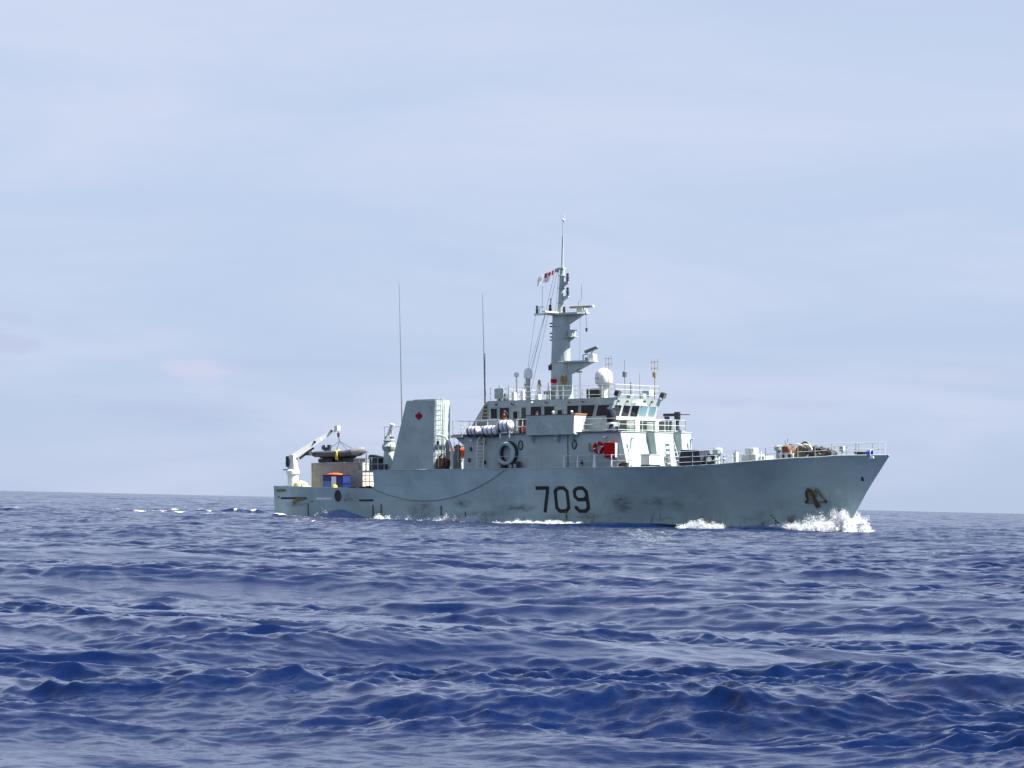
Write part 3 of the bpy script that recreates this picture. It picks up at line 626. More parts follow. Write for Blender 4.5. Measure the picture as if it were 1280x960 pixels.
# lockers on the 01 deck before the bridge
for x0, x1, y0, y1, h, m in [(5.6, 6.3, -3.0, -1.9, .8, 'greygreen'), (5.5, 6.1, -1.4, -.8, .95, 'white'), (5.5, 6.2, .1, .9, .75, 'greygreen'), (5.9, 6.2, 1.4, 1.9, .85, 'white'), (5.1, 6.2, 3.3, 4.1, .9, 'greygreen')]:
    mb = MB(); mb.rbox(x0, x1, y0, y1, Z1 + .07, Z1 + .07 + h, .04); lo = mb.build('deck_locker', M[m], ship)
    mb = MB(); mb.box(x0 - .03, x1 + .03, y0 - .03, y1 + .03, Z1 + .072 + h, Z1 + .11 + h); mb.build('locker_lid', M['rail'], lo, smooth=False)
mb = MB(); mb.lathe((5.3, -4.0, 8.2), [(0, -.1), (.16, -.1), (.16, .12), (0, .14)], 12, 'x'); mb.build('alarm_bell', M['red'], ship)

# machine guns on pedestals (starboard one under its cover)
def pedestal(x, y):
    g = bpy.data.objects.new('machine_gun', None); C.objects.link(g); g.parent = ship
    mb = MB(); mb.lathe((x, y, Z1 + .07), [(.42, 0), (.38, .06), (.2, .3), (.13, .7), (.16, 1.0), (.1, 1.12)], 14); mb.build('pedestal', M['navy'], g); return g
g = pedestal(5.9, -4.6)
mb = MB(); mb.lathe((5.9, -4.6, 8.2), [(.12, -.05), (.36, .0), (.4, .35), (.36, .75), (.24, .92), (.06, .98)], 12, 'z', (1, .9)); mb.tube([(5.75, -4.6, 8.9), (5.55, -4.7, 9.25)], [.2, .1], 8).tube([(6.0, -4.6, 8.8), (6.15, -4.6, 9.2)], [.18, .08], 8); mb.build('gun_cover', M['navy'], g)
mb = MB(); mb.torus((5.9, -4.6, 8.02), .24, .09, 'z', 16, 8); mb.build('cover_lashing', M['white'], g)
g = pedestal(6.75, 3.8)
mb = MB(); mb.rbox(5.45, 6.85, 3.72, 3.9, 8.72, 8.95, .03); mb.build('receiver', M['black'], g)
mb = MB(); mb.tube([(6.85, 3.81, 8.84), (7.9, 3.81, 8.82)], .035, 8); mb.build('barrel', M['black'], g)
mb = MB(); mb.box(6.55, 6.95, 3.66, 3.96, 8.35, 9.06); mb.build('cradle', M['black'], g, smooth=False)
mb = MB(); mb.rbox(5.6, 5.95, 3.66, 3.95, 8.38, 8.7, .02).tube([(5.6, 3.8, 8.42), (6.6, 3.8, 8.42)], .04, 6); mb.build('ammunition_box', M['black'], g)

# ------------------------------------------------------------------ bridge roof gear
guard_rail([(-6.6, -3.25, Z2), (-2, -3.25, Z2), (5.4, -3.25, Z2), (5.4, 3.25, Z2), (-2, 3.25, Z2), (-6.6, 3.25, Z2)], (1.08, .7, .3), step=1.25, r=.018, closed=True)
MB().box(-6.83, 5.45, -3.36, 3.36, Z2 + .002, Z2 + .03).build('roof_plate', M['deck'], bridge, smooth=False)
mb = MB(); mb.rbox(-6.15, -5.25, -3.36, -3.28, Z2 + .2, Z2 + 1.05, .02); mb.build('wind_screen', M['grey'], ship)
mb = MB(); mb.rbox(1.75, 3.0, -1.85, -1.6, Z2 + .12, Z2 + .85, .03); mb.build('dark_screen', M['black'], ship)
# large radome
rd = bpy.data.objects.new('radome', None); C.objects.link(rd); rd.parent = ship
c = (2.55, -.5, 0)
mb = MB(); mb.lathe((c[0], c[1], 11.3), [(.4, -.14), (.65, .0), (.71, .12), (.72, .55)] + [(.72 * math.cos(t), .55 + .72 * math.sin(t)) for t in np.linspace(.15, 1.5, 9)] + [(.0, 1.27)], 28); mb.build('dome', M['gelcoat'], rd)
mb = MB(); mb.lathe((c[0], c[1], Z2), [(.3, 0), (.26, .5), (.34, .9), (.5, 1.12)], 14); mb.build('pedestal', M['white'], rd)
mb = MB(); mb.tube([(c[0] + .73 * math.sin(a), c[1] - .73 * math.cos(a), 11.75) for a in np.linspace(-.75, .0, 6)], .025, 4); mb.build('dome_mark', M['dark'], rd)
# small satellite dome and ball aerial
sd = bpy.data.objects.new('satellite_dome', None); C.objects.link(sd); sd.parent = ship
mb = MB(); mb.lathe((-4.45, -1.0, 11.9), [(.24, 0), (.35, .08), (.37, .35), (.35, .6), (.24, .8), (.0, .88)], 20); mb.build('dome', M['gelcoat'], sd)
mb = MB(); mb.tube([(-4.45, -1.0, Z2), (-4.45, -1.0, 11.1), (-4.45, -1.0, 11.92)], [.22, .16, .2], 10); mb.box(-4.75, -4.6, -1.1, -.9, 11.1, 11.5); mb.build('post', M['mast'], sd)
mb = MB(); mb.tube([(-5.6, -1, Z2), (-5.6, -1, 12.1)], .06, 8).lathe((-5.6, -1, 12.25), [(.05, -.2), (.16, -.15), (.21, -.04), (.21, .06), (.16, .16), (.0, .22)], 14); mb.build('ball_aerial', M['white'], ship)
mb = MB(); mb.lathe((-3.36, -1, 11.2), [(.16, 0), (.22, .02), (.14, .2), (.1, .55), (0, .6)], 12); bc = mb.build('beacon', M['tan'], ship)
mb = MB(); mb.tube([(-3.36, -1, Z2), (-3.36, -1, 11.2)], [.16, .09], 8); mb.build('post', M['white'], bc)
for x0, x1, y0, y1, z0, z1, m in [(-6.75, -6.35, -2.2, -1.7, .05, .6, 'white'), (-5.0, -4.7, -2.6, -2.2, .03, .75, 'white'), (-5.6, -5.35, -2.9, -2.6, .03, .6, 'steel'), (-2.9, -2.2, -1.1, -.9, .55, .8, 'steel'), (-3.0, -2.6, -2.2, -1.8, .03, .5, 'white'), (4.4, 5.1, 2.2, 3.1, .25, .8, 'grey'), (4.6, 5.0, -.4, 0, .03, .3, 'grey'), (5.0, 5.3, 1.0, 1.5, .03, .45, 'grey'), (3.6, 3.9, -2.5, -2.2, .03, .6, 'white'), (-4.1, -3.85, -2.6, -2.35, .03, .85, 'white')]:
    mb = MB(); mb.rbox(x0, x1, y0, y1, Z2 + z0, Z2 + z1, .03); mb.build('roof_locker', M[m], ship)
def aerial(x, y, ztop, r=.03, cross=(), m='rail', z0=Z2, name='pole_aerial', can=None):
    mb = MB(); mb.tube([(x, y, z0), (x, y, z0 + (ztop - z0) * .5), (x, y, ztop)], [r * 1.2, r, r * .7], 6)
    for zc, w in cross:
        mb.tube([(x - w, y, zc), (x + w, y, zc)], r * .6, 5)
        for s in (-1, 1): mb.tube([(x + s * w, y, zc - .22), (x + s * w, y, zc + .22)], r * .6, 5)
    if can: mb.lathe((x, y, can), [(.03, -.25), (.17, -.22), (.19, .15), (.0, .32)], 12)
    return mb.build(name, M[m], ship)
aerial(3.36, -1.0, 13.4, .035, [(13.3, .28), (12.85, .28)], 'tan'); aerial(4.85, -1.0, 13.1, .03, (), 'steel', can=12.0)
aerial(5.1, .8, 12.1, .022, (), 'steel'); aerial(5.15, 3.0, 13.2, .04, [(13.1, .3), (12.6, .3)], 'tan', can=12.1); aerial(4.9, -.2, 11.4, .05, (), 'dark')
aerial(.9, -1.4, 12.3, .02, (), 'steel'); aerial(-6.2, -2.6, 11.3, .05, (), 'dark'); aerial(-5.0, -3.0, 11.3, .05, (), 'steel')
aerial(-7.3, -3.0, 14.0, .05, (), 'steel', 10.0, 'whip_base')
for x, y in [(5.45, -3.2), (5.6, 3.3)]:
    f = bpy.data.objects.new('floodlight', None); C.objects.link(f); f.parent = ship
    mb = MB(); mb.tube([(x, y, Z2 - .1), (x + .12, y, Z2 + .15)], .04, 6); mb.build('bracket', M['dark'], f)
    rot = Matrix.Rotation(R(25), 3, 'Y')
    mb = MB(); mb.box(x - .02, x + .30, y - .24, y + .24, Z2 + .15, Z2 + .55, rot); mb.build('housing', M['black'], f, smooth=False)
    mb = MB(); mb.box(x + .302, x + .32, y - .17, y + .17, Z2 + .2, Z2 + .5, rot, (x + .14, y, Z2 + .35)); mb.build('lens', M['lightrubber'], f, smooth=False)

# ------------------------------------------------------------------ whips
def whip(x, y, z0, x1, z1, parent_name='whip_aerial'):
    mb = MB(); n = 10
    mb.tube([(x + (x1 - x) * (i / n) ** 1.3, y, z0 + (z1 - z0) * i / n) for i in range(n + 1)], [.065 - .047 * (i / n) for i in range(n + 1)], 6)
    return mb.build(parent_name, M['steel'], ship)
whip(-15.0, -4.0, 5.5, -15.25, 19.95); whip(-7.35, -3.0, 9.9, -7.53, 18.9)

# ------------------------------------------------------------------ mast
mast = bpy.data.objects.new('mast', None); C.objects.link(mast); mast.parent = ship
def ell(cx, a, b, z, n=28): return [(cx + a * math.cos(2 * math.pi * i / n), b * math.sin(2 * math.pi * i / n), z) for i in range(n)]
mb = MB(); secs = [(-1.80, 1.0, .72, Z2 - .02), (-1.86, .92, .66, 12.2), (-1.92, .84, .6, 13.4), (-1.88, .80, .56, 15.2), (-1.86, .77, .53, 17.0)]
vs = [p for s_ in secs for p in ell(*s_)]; n = 28
mb.add(vs, [(i * n + j, i * n + (j + 1) % n, (i + 1) * n + (j + 1) % n, (i + 1) * n + j) for i in range(4) for j in range(n)] + [tuple(range(4 * n, 5 * n))]); mb.build('mast_tower', M['mast'], mast)
def platform(x0, x1, hw, z, t=.1, name='platform'):
    mb = MB(); mb.prism([(x0, -hw, z), (x1 - hw * .5, -hw, z), (x1, -hw * .5, z), (x1, hw * .5, z), (x1 - hw * .5, hw, z), (x0, hw, z)], (0, 0, t)); return mb.build(name, M['mast'], mast, smooth=False)
platform(-2.75, .62, .8, 17.0, .14)
mb = MB(); mb.prism([(-1.2, -.2, 16.99), (.35, -.2, 16.99), (-1.2, -.2, 16.2)], (0, .4, 0)); mb.build('gusset', M['mast'], mast, smooth=False)
platform(-1.3, -.35, .55, 15.17, .07)
mb = MB(); mb.prism([(-1.15, -.05, 15.16), (-.5, -.05, 15.16), (-1.15, -.05, 14.75)], (0, .1, 0)); mb.build('gusset', M['mast'], mast, smooth=False)
platform(-1.2, 1.5, .62, 13.12, .13)
mb = MB(); mb.prism([(-1.1, -.28, 13.11), (1.2, -.28, 13.11), (-1.0, -.28, 12.2)], (0, .56, 0)); mb.build('gusset', M['mast'], mast, smooth=False)
mb = MB(); mb.rbox(-1.05, -.6, -.3, .3, 15.25, 15.78, .03).tube([(-.6, 0, 15.65), (-.25, 0, 15.78)], .05, 6); mb.build('director_box', M['mast'], mast)
# yard arm with its lamps
mb = MB(); mb.box(-4.45, -2.7, -.12, .12, 17.08, 17.24); mb.box(-2.2, -1.9, -2.2, 2.2, 17.15, 17.25); mb.build('yard_arm', M['white'], mast, smooth=False)
def lamp(x, y, z, m, h=.5):
    mb = MB(); mb.lathe((x, y, z), [(.12, 0), (.13, .03), (.1, h * .3), (.13, h * .35), (.13, h * .6), (.1, h * .65), (.11, h), (0, h + .05)], 10); mb.build('signal_lamp', M[m], mast)
lamp(-4.2, 0, 17.24, 'green', .62); lamp(-2.72, -.3, 17.15, 'darkrust', .7); lamp(-1.3, -.4, 17.15, 'darkrust', .5)
mb = MB(); mb.tube([(-3.72, 0, 17.2), (-3.67, 0, 19.45)], .022, 5).tube([(-3.95, 0, 17.75), (-3.5, 0, 17.75)], .03, 5).tube([(-3.95, 0, 17.2), (-3.95, 0, 17.75)], .03, 5).tube([(-2.66, -.3, 17.8), (-2.66, -.3, 18.4)], .05, 6); mb.build('small_aerial', M['steel'], mast)
mb = MB(); mb.tube([(-.15, 0, 17.14), (-.15, 0, 18.0), (.12, 0, 18.15), (.15, 0, 19.4)], .02, 5); mb.build('small_aerial', M['steel'], mast)
# bar radar
ra = mast
mb = MB(); mb.box(-.2, .35, -.25, .25, 17.14, 17.5); mb.build('radar_housing', M['mast'], mast, smooth=False)
mb = MB(); mb.rbox(-1.0, 1.22, -.1, .1, 17.5, 17.68, .04); mb.build('radar_bar', M['tan'], mast).rotation_euler = (0, 0, 0)
mb = MB(); mb.rbox(1.0, 1.3, -.12, .12, 17.48, 17.7, .04); mb.build('radar_bar_tip', M['white'], mast)
mb = MB(); mb.box(.35, .55, -.2, .2, 17.14, 17.36); mb.build('radar_gearbox', M['white'], mast, smooth=False)
# navigation radar on the long bracket
mb = MB(); mb.rbox(.85, 1.42, -.3, .3, 13.25, 13.75, .06).tube([(1.1, 0, 13.7), (1.15, 0, 14.0)], .12, 8); mb.build('radar_housing', M['white'], mast)
mb = MB(); mb.rbox(.42, 1.72, -.16, .16, 14.0, 14.26, .08); o = mb.build('radar_antenna', M['lightrubber'], mast)
o.data.transform(Matrix.Translation((1.1, 0, 14.1)) @ Matrix.Rotation(R(-17), 4, 'Y') @ Matrix.Translation((-1.1, 0, -14.1)))
mb = MB(); mb.tube([(.45, -.3, 13.25), (.45, -.3, 13.7), (.85, -.3, 13.75)], .05, 6).box(.55, .75, -.2, .2, 13.25, 13.5); mb.build('radar_fitting', M['steel'], mast)
# topmast
mb = MB(); mb.tube([(-1.92, 0, 17.1), (-1.80, 0, 19.0), (-1.70, 0, 20.75)], [.26, .22, .2], 12); mb.build('topmast', M['mast'], mast)
mb = MB(); mb.box(-2.1, -1.5, -.2, .2, 20.72, 20.85); mb.box(-2.4, -2.1, -.06, .06, 20.5, 20.8); mb.build('topmast_cap', M['mast'], mast, smooth=False)
mb = MB(); mb.tube([(-1.72, 0, 20.85), (-1.62, 0, 23.4)], [.09, .075], 8).tube([(-1.62, 0, 23.4), (-1.58, 0, 24.65)], .045, 6); mb.build('pole', M['mast'], mast)
mb = MB(); mb.lathe((-1.57, 0, 24.7), [(.0, -.06), (.14, -.02), (.14, .08), (0, .14)], 10); mb.tube([(-1.45, 0, 24.8), (-1.42, 0, 25.3)], .018, 5); mb.build('pole_sensor', M['white'], mast)
for z in (18.55, 19.7):
    mb = MB(); mb.prism([(-1.65, -.1, z), (-1.1, -.1, z), (-1.1, -.1, z - .12), (-1.6, -.1, z - .4)], (0, .2, 0)); mb.build('lamp_bracket', M['mast'], mast, smooth=False)
    lamp(-1.2, 0, z + .002, 'dark', .65)
for z in (17.95, 19.2, 20.2):
    mb = MB(); mb.torus((-1.92 + (z - 17.1) * .06, 0, z), .27, .04, 'z', 16, 6); mb.build('topmast_band', M['mast'], mast)
# tower details
for z in (16.3, 16.05, 15.5, 15.2, 14.95, 13.0):
    mb = MB(); mb.rbox(-2.72, -2.52, -.42, -.1, z, z + .1, .03); mb.build('mast_lamp', M['dark'], mast)
mb = MB(); mb.rbox(-2.82, -2.5, -.5, -.2, 12.55, 12.98, .03); mb.build('mast_horn', M['darkrust'], mast)
mb = MB(); mb.rbox(-2.36, -1.9, -.86, -.6, 11.5, 11.82, .03); mb.build('mast_sign', M['red'], mast)
mb = MB(); mb.torus((-1.05, -.85, 11.75), .2, .13, 'y', 16, 8, 1.5); mb.build('coiled_line', M['brownrope'], mast)
for z in (16.1, 15.0, 13.2):
    mb = MB(); mb.tube(ell(-1.88, .79 + (17 - z) * .018, .55 + (17 - z) * .018, z, 24), .025, 5, closed=True); mb.build('mast_band', M['mast'], mast)
# strut feet and doors at the foot of the mast
for x in (-2.55, -1.65):
    mb = MB(); mb.prism([(x - .18, -1.0, Z2), (x + .22, -1.0, Z2), (x, -.95, Z2 + 1.5)], (0, .08, 0)); mb.build('mast_strut', M['white'], mast, smooth=False)
mb = MB(); mb.tube([(.0, 0, 17.0), (-.1, 0, 12.4)], .014, 5).box(-.35, .1, -.1, .1, 12.3, 12.42).tube([(-.12, 0, 12.3), (-.14, 0, 10.1)], .014, 5); mb.build('halyard_drop', M['steel'], mast, smooth=False)
mb = MB(); mb.tube([(.56, 0, 17.0), (.6, 0, 15.9)], .015, 5).lathe((.6, 0, 15.75), [(0, -.2), (.08, -.15), (.1, .1), (0, .16)], 8); mb.build('hanging_lamp', M['dark'], mast)
for a, b in [((-4.38, 0, 17.1), (-4.9, -1.0, 10.6)), ((-2.4, 0, 20.75), (-4.5, -1.2, 10.7)), ((-2.15, 0, 20.7), (-4.1, -1.2, 10.7)), ((-2.05, 0, 20.7), (-2.4, 0, 17.2)), ((-3.4, 0, 17.1), (-4.7, -1.2, 10.7)), ((-1.95, -2.1, 17.2), (-4.2, -2.6, 10.3))]:
    mb = MB(); A, B = Vector(a), Vector(b); mb.tube([A.lerp(B, t) - Vector((0, 0, .12 * math.sin(math.pi * t))) for t in np.linspace(0, 1, 7)], .016, 4); mb.build('signal_halyard', M['steel'], mast)

# ------------------------------------------------------------------ funnel
fn = bpy.data.objects.new('funnel', None); C.objects.link(fn); fn.parent = ship
FB = [(-15.42, -5.2), (-10.9, -5.2), (-10.9, -3.0), (-15.42, -3.0)]; FT = [(-13.75, -5.12), (-10.73, -5.12), (-10.73, -3.08), (-13.75, -3.08)]
mb = MB(); mb.hexa([(x, y, 4.5) for x, y in FB], [(x, y, 10.25) for x, y in FT])
bm = bmesh.new(); bv = [bm.verts.new(v) for v in mb.v]
for f in mb.f: bm.faces.new([bv[i] for i in f])
bmesh.ops.bevel(bm, geom=list(bm.edges), offset=.06, segments=2, affect='EDGES'); mb = MB(); mb.bm(bm); mb.build('funnel_casing', M['grey'], fn)
mb = MB(); mb.rbox(-13.4, -11.2, -4.7, -3.5, 10.2, 10.32, .05); mb.build('funnel_grating', M['black'], fn)
leaf = [(0, -1), (.06, -.45), (.5, -.55), (.42, -.38), (.95, .02), (.8, .1), (.9, .45), (.58, .38), (.5, .55), (.22, .25), (.32, .8), (.15, .7), (0, 1)]
leaf = leaf + [(-a, b) for a, b in reversed(leaf[1:-1])]
mb = MB(); pts = []
for a, b in leaf:
    z = 8.92 + b * .42; y = -5.2 + (z - 4.5) / 5.75 * .08; pts.append((-12.42 + a * .41, y - .03, z))
mb.prism(pts, (0, .025, 0)); mb.build('leaf_emblem', M['redflag'], fn, smooth=False)
flad = bpy.data.objects.new('funnel_ladder', None); C.objects.link(flad); flad.parent = fn
for y in (-4.95, -4.35):
    mb = MB(); mb.tube([(-10.62, y, 4.7), (-10.56, y, 10.5)], .024, 6); mb.build('ladder_rail', M['rail'], flad)
mb = MB()
for k in range(14): z = 5.0 + k * .38; mb.tube([(-10.6, -4.95, z), (-10.6, -4.35, z)], .016, 5)
mb.build('ladder_rungs', M['rail'], flad)
for k in range(5):
    z = 7.0 + k * .8; mb = MB(); mb.tube([(-10.6, -4.95, z), (-10.2, -5.0, z), (-9.95, -4.65, z), (-10.2, -4.3, z), (-10.6, -4.35, z)], .014, 5); mb.build('safety_hoop', M['rail'], flad)
mb = MB(); mb.tube([(-10.72, -3.9, 4.6), (-10.66, -3.9, 10.0)], .03, 6); mb.build('drain_pipe', M['cream'], fn)

# ------------------------------------------------------------------ waist gear between funnel and deckhouse
dv = bpy.data.objects.new('davit', None); C.objects.link(dv); dv.parent = ship
mb = MB(); mb.tube([(-9.05, -5.2, 4.5), (-9.1, -5.2, 6.2), (-9.3, -5.2, 6.75), (-9.7, -5.2, 7.15), (-10.1, -5.2, 7.32), (-10.6, -5.2, 7.34)], [.13, .11, .1, .09, .08, .07], 10); mb.build('davit_arm', M['rail'], dv)
mb = MB(); mb.tube([(-10.55, -5.2, 7.3), (-10.5, -5.2, 6.9)], .02, 5).lathe((-10.48, -5.2, 6.75), [(0, -.2), (.1, -.12), (.12, .1), (0, .18)], 8); mb.build('hook_block', M['black'], dv)
wn = bpy.data.objects.new('deck_winch', None); C.objects.link(wn); wn.parent = ship
mb = MB(); mb.lathe((-10.55, -4.9, 5.15), [(.42, 0), (.42, .06), (.25, .1), (.25, .6), (.42, .64), (.42, .7)], 16, 'y'); mb.build('winch_drum', M['rust'], wn)
mb = MB(); mb.rbox(-11.0, -10.0, -4.9, -4.15, 4.5, 4.78, .05).rbox(-10.3, -9.85, -4.8, -4.3, 4.78, 5.4, .06).tube([(-10.9, -4.6, 4.7), (-10.75, -4.6, 5.6), (-10.5, -4.6, 5.85)], .08, 8); mb.build('winch_frame', M['darkrust'], wn)
mb = MB(); mb.prism([(-9.9, -4.3, 4.55), (-8.95, -4.3, 4.55), (-9.15, -4.3, 6.6), (-9.35, -4.3, 6.6)], (.05, .25, 0)); mb.build('gangway_panel', M['greygreen'], ship, smooth=False)
for x, y, z in [(-8.9, -4.4, 7.5), (-9.6, -4.1, 7.4)]:
    mb = MB(); mb.tube([(x - .15, y, 5.2), (x, y, z)], .035, 5); mb.build('boat_hook', M['rail'], ship)
mb = MB(); mb.box(-12.6, -10.6, .0, .9, 4.5, 4.62).box(-12.5, -12.38, .05, .85, 4.62, 5.4).box(-11.3, -11.18, .05, .85, 4.62, 5.4).box(-11.7, -11.6, .05, .85, 4.62, 5.4); mb.build('boat_cradle', M['white'], ship, smooth=False)

# ------------------------------------------------------------------ aft end of the upper deck
guard_rail([(-19.1, -4.5, 4.56), (-16.2, -4.9, 4.56)], (1.05, .55), step=.7, m='grey')
guard_rail([(-19.1, 4.5, 4.56), (-19.1, -4.5, 4.56)], (1.05, .55), step=1.3, m='grey')
mb = MB(); mb.rbox(-18.3, -17.3, -4.2, -3.5, 4.57, 5.55, .04).prism([(-18.4, -4.3, 5.55), (-17.2, -4.3, 5.55), (-17.2, -4.3, 5.7), (-18.2, -4.3, 5.9)], (0, .8, 0)); mb.build('control_stand', M['dark'], ship)
mb = MB(); mb.tube([(-18.6, -4.2, 4.56), (-18.6, -4.2, 6.0), (-18.75, -4.2, 6.12), (-18.45, -4.2, 6.12)], .04, 6); mb.build('pelorus_post', M['steel'], ship)
mb = MB(); mb.rbox(-17.2, -16.5, -4.6, -4.0, 4.57, 5.1, .04).rbox(-17.0, -16.4, -3.8, -3.3, 4.57, 5.4, .04); mb.build('deck_box', M['dark'], ship)
ped = bpy.data.objects.new('winch_pedestal', None); C.objects.link(ped); ped.parent = ship
mb = MB(); mb.lathe((-16.75, -3.5, 4.56), [(.55, 0), (.5, .9), (.42, 1.6), (.55, 1.75), (.6, 2.0), (.5, 2.1), (.42, 2.4), (.5, 2.5), (.34, 2.65), (.26, 2.9)], 16); mb.build('pedestal_body', M['grey'], ped)
mb = MB(); mb.box(-17.2, -16.3, -3.85, -3.15, 6.6, 6.72).box(-16.55, -16.3, -4.0, -3.8, 6.2, 6.5); mb.build('pedestal_band', M['tan'], ped, smooth=False)
mb = MB(); mb.tube([(-16.8, -3.5, 7.35), (-16.35, -3.5, 8.4)], [.2, .22], 8); mb.build('jib_arm', M['white'], ped)
mb = MB(); mb.rbox(-17.1, -16.4, -3.7, -3.3, 7.1, 7.38, .05); mb.build('jib_pivot', M['black'], ped)
mb = MB(); mb.tube([(-17.2, -3.5, 6.7), (-17.2, -3.5, 8.2)], .02, 5).tube([(-17.35, -3.5, 8.18), (-15.6, -3.5, 8.18)], .018, 5).tube([(-16.35, -3.75, 7.1), (-16.3, -3.75, 7.9)], .03, 5); mb.build('wire_aerial', M['steel'], ped)

# ------------------------------------------------------------------ stern crane
cr = bpy.data.objects.new('stern_crane', None); C.objects.link(cr); cr.parent = ship
mb = MB(); mb.lathe((-27.0, -3.5, 2.55), [(.46, 0), (.46, 1.75), (.58, 1.85), (.58, 2.1), (.42, 2.25)], 20); mb.build('crane_base', M['white'], cr)
mb = MB(); mb.hexa([(-27.35, -3.85, 4.8), (-26.6, -3.85, 4.8), (-26.6, -3.15, 4.8), (-27.35, -3.15, 4.8)], [(-27.2, -3.75, 6.0), (-26.75, -3.75, 6.0), (-26.75, -3.25, 6.0), (-27.2, -3.25, 6.0)]); mb.build('crane_column', M['white'], cr, smooth=False)
mb = MB(); mb.box(-27.55, -27.36, -3.8, -3.2, 5.0, 5.9).box(-27.3, -27.1, -3.95, -3.86, 5.0, 5.7).tube([(-27.5, -3.6, 5.0), (-27.7, -3.6, 5.3), (-27.55, -3.6, 5.7)], .05, 6).box(-27.7, -27.3, -4.0, -3.87, 4.7, 4.79); mb.build('crane_hydraulics', M['black'], cr, smooth=False)
A, B = Vector((-26.95, -3.5, 5.85)), Vector((-23.99, -1.2, 8.25)); d = (B - A).normalized(); side = d.cross(Vector((0, 0, 1))).normalized(); upv = side.cross(d)
def beam(mb, a, b, h0, h1, w):
    return mb.hexa([a + side * w - upv * h0, a - side * w - upv * h0, a - side * w + upv * h0, a + side * w + upv * h0], [b + side * w - upv * h1, b - side * w - upv * h1, b - side * w + upv * h1, b + side * w + upv * h1])
mb = MB(); beam(mb, A, A.lerp(B, .62), .24, .22, .17); mb.build('crane_boom', M['white'], cr, smooth=False)
mb = MB(); beam(mb, A.lerp(B, .5), B, .17, .15, .12); mb.box(B.x - .2, B.x + .12, B.y - .2, B.y + .2, B.z - .2, B.z + .2); mb.build('boom_extension', M['white'], cr, smooth=False)
mb = MB(); mb.tube([A + d * .6 - Vector((0, 0, .5)), A.lerp(B, .42) - upv * .28], .1, 8).box(-26.1, -25.7, -2.95, -2.55, 5.95, 6.3); mb.build('boom_ram', M['dark'], cr, smooth=False)
for t in (.52, .9):
    p = A.lerp(B, t); mb = MB(); mb.rbox(p.x - .08, p.x + .08, p.y - .3, p.y - .12, p.z - .08, p.z + .1, .02); mb.build('boom_fitting', M['dark'], cr)
mb = MB(); mb.tube([B - Vector((0, 0, .15)), (-23.9, -1.2, 7.75)], .035, 6).lathe((-23.9, -1.2, 7.68), [(0, -.22), (.1, -.15), (.12, .15), (0, .22)], 10).tube([(-23.88, -1.2, 7.5), (-23.8, -1.2, 7.1)], .04, 6); mb.build('crane_hook', M['darkrust'], cr)
# stern odds and ends
mb = MB(); mb.tube([(-25.0, -4.7, 2.55), (-25.0, -4.7, 3.55)], [.16, .13], 10); mb.build('bollard', M['cream'], ship)
for x in (-20.2, -19.6, -18.6, -17.9):
    mb = MB(); mb.rbox(x, x + .4, -5.2, -4.9, 3.0, 3.2 + .15 * random.random(), .04); mb.build('roller_fairlead', M['darkrust'], ship)

# ------------------------------------------------------------------ foredeck
bx = MB(); bx.prism([(10.0, -1.6, 4.5), (12.3, -1.6, 4.5), (12.0, -1.6, 5.85), (10.4, -1.6, 5.92)], (0, 1.6, 0)); bx.build('covered_gun_base', M['navy'], ship, smooth=False)
hr = bpy.data.objects.new('hose_reel', None); C.objects.link(hr); hr.parent = ship
mb = MB(); mb.lathe((12.75, -1.4, 5.05), [(.25, 0), (.5, .02), (.5, .7), (.25, .72)], 18, 'y'); mb.box(12.3, 13.3, -1.4, -.7, 4.5, 4.7); mb.build('reel_drum', M['black'], hr)
mb = MB(); mb.lathe((12.85, -1.46, 5.15), [(.0, 0), (.2, 0), (.2, .05), (0, .05)], 14, 'y'); mb.build('reel_hub', M['white'], hr)
def vent(x, y, h, w=.28):
    z = sheer(x) - .07; v = bpy.data.objects.new('mushroom_vent', None); C.objects.link(v); v.parent = ship
    mb = MB(); mb.tube([(x, y, z), (x, y, z + h * .72)], w * .8, 12); mb.build('vent_pipe', M['grey'], v)
    mb = MB(); mb.lathe((x, y, z + h * .68), [(w * 1.25, 0), (w * 1.4, .03), (w * 1.4, h * .24), (w * 1.1, h * .31), (0, h * .33)], 14); mb.build('vent_cap', M['grey'], v)
vent(13.35, -1.0, 1.5); vent(18.75, -1.0, 1.28, .24)
mb = MB(); mb.rbox(14.0, 14.3, .2, .6, 4.55, 5.7, .05); mb.build('deck_box', M['rail'], ship)
for x in (14.25, 15.0):
    mb = MB(); z = sheer(x); mb.lathe((x, -2.8, z - .07), [(.14, 0), (.1, .05), (.09, .45), (.17, .5), (.17, .55), (.08, .6), (.08, .75), (.12, .8), (0, .86)], 10); mb.build('bollard', M['grey'], ship)
mb = MB(); mb.rbox(15.8, 17.1, -1.6, -.2, 4.6, 5.5, .05).rbox(16.6, 17.6, -1.2, .3, 4.6, 5.35, .05); hk = mb.build('deck_hatch', M['rail'], ship)
mb = MB(); mb.rbox(15.9, 16.7, -1.2, -.5, 5.5, 5.98, .05); mb.build('hatch_cowl', M['rail'], hk)
for x in (17.9, 15.4):
    mb = MB(); mb.tube([(x, -2.2, sheer(x) - .07), (x, -2.2, sheer(x) + .8)], .05, 6); mb.build('deck_post', M['white'], ship)
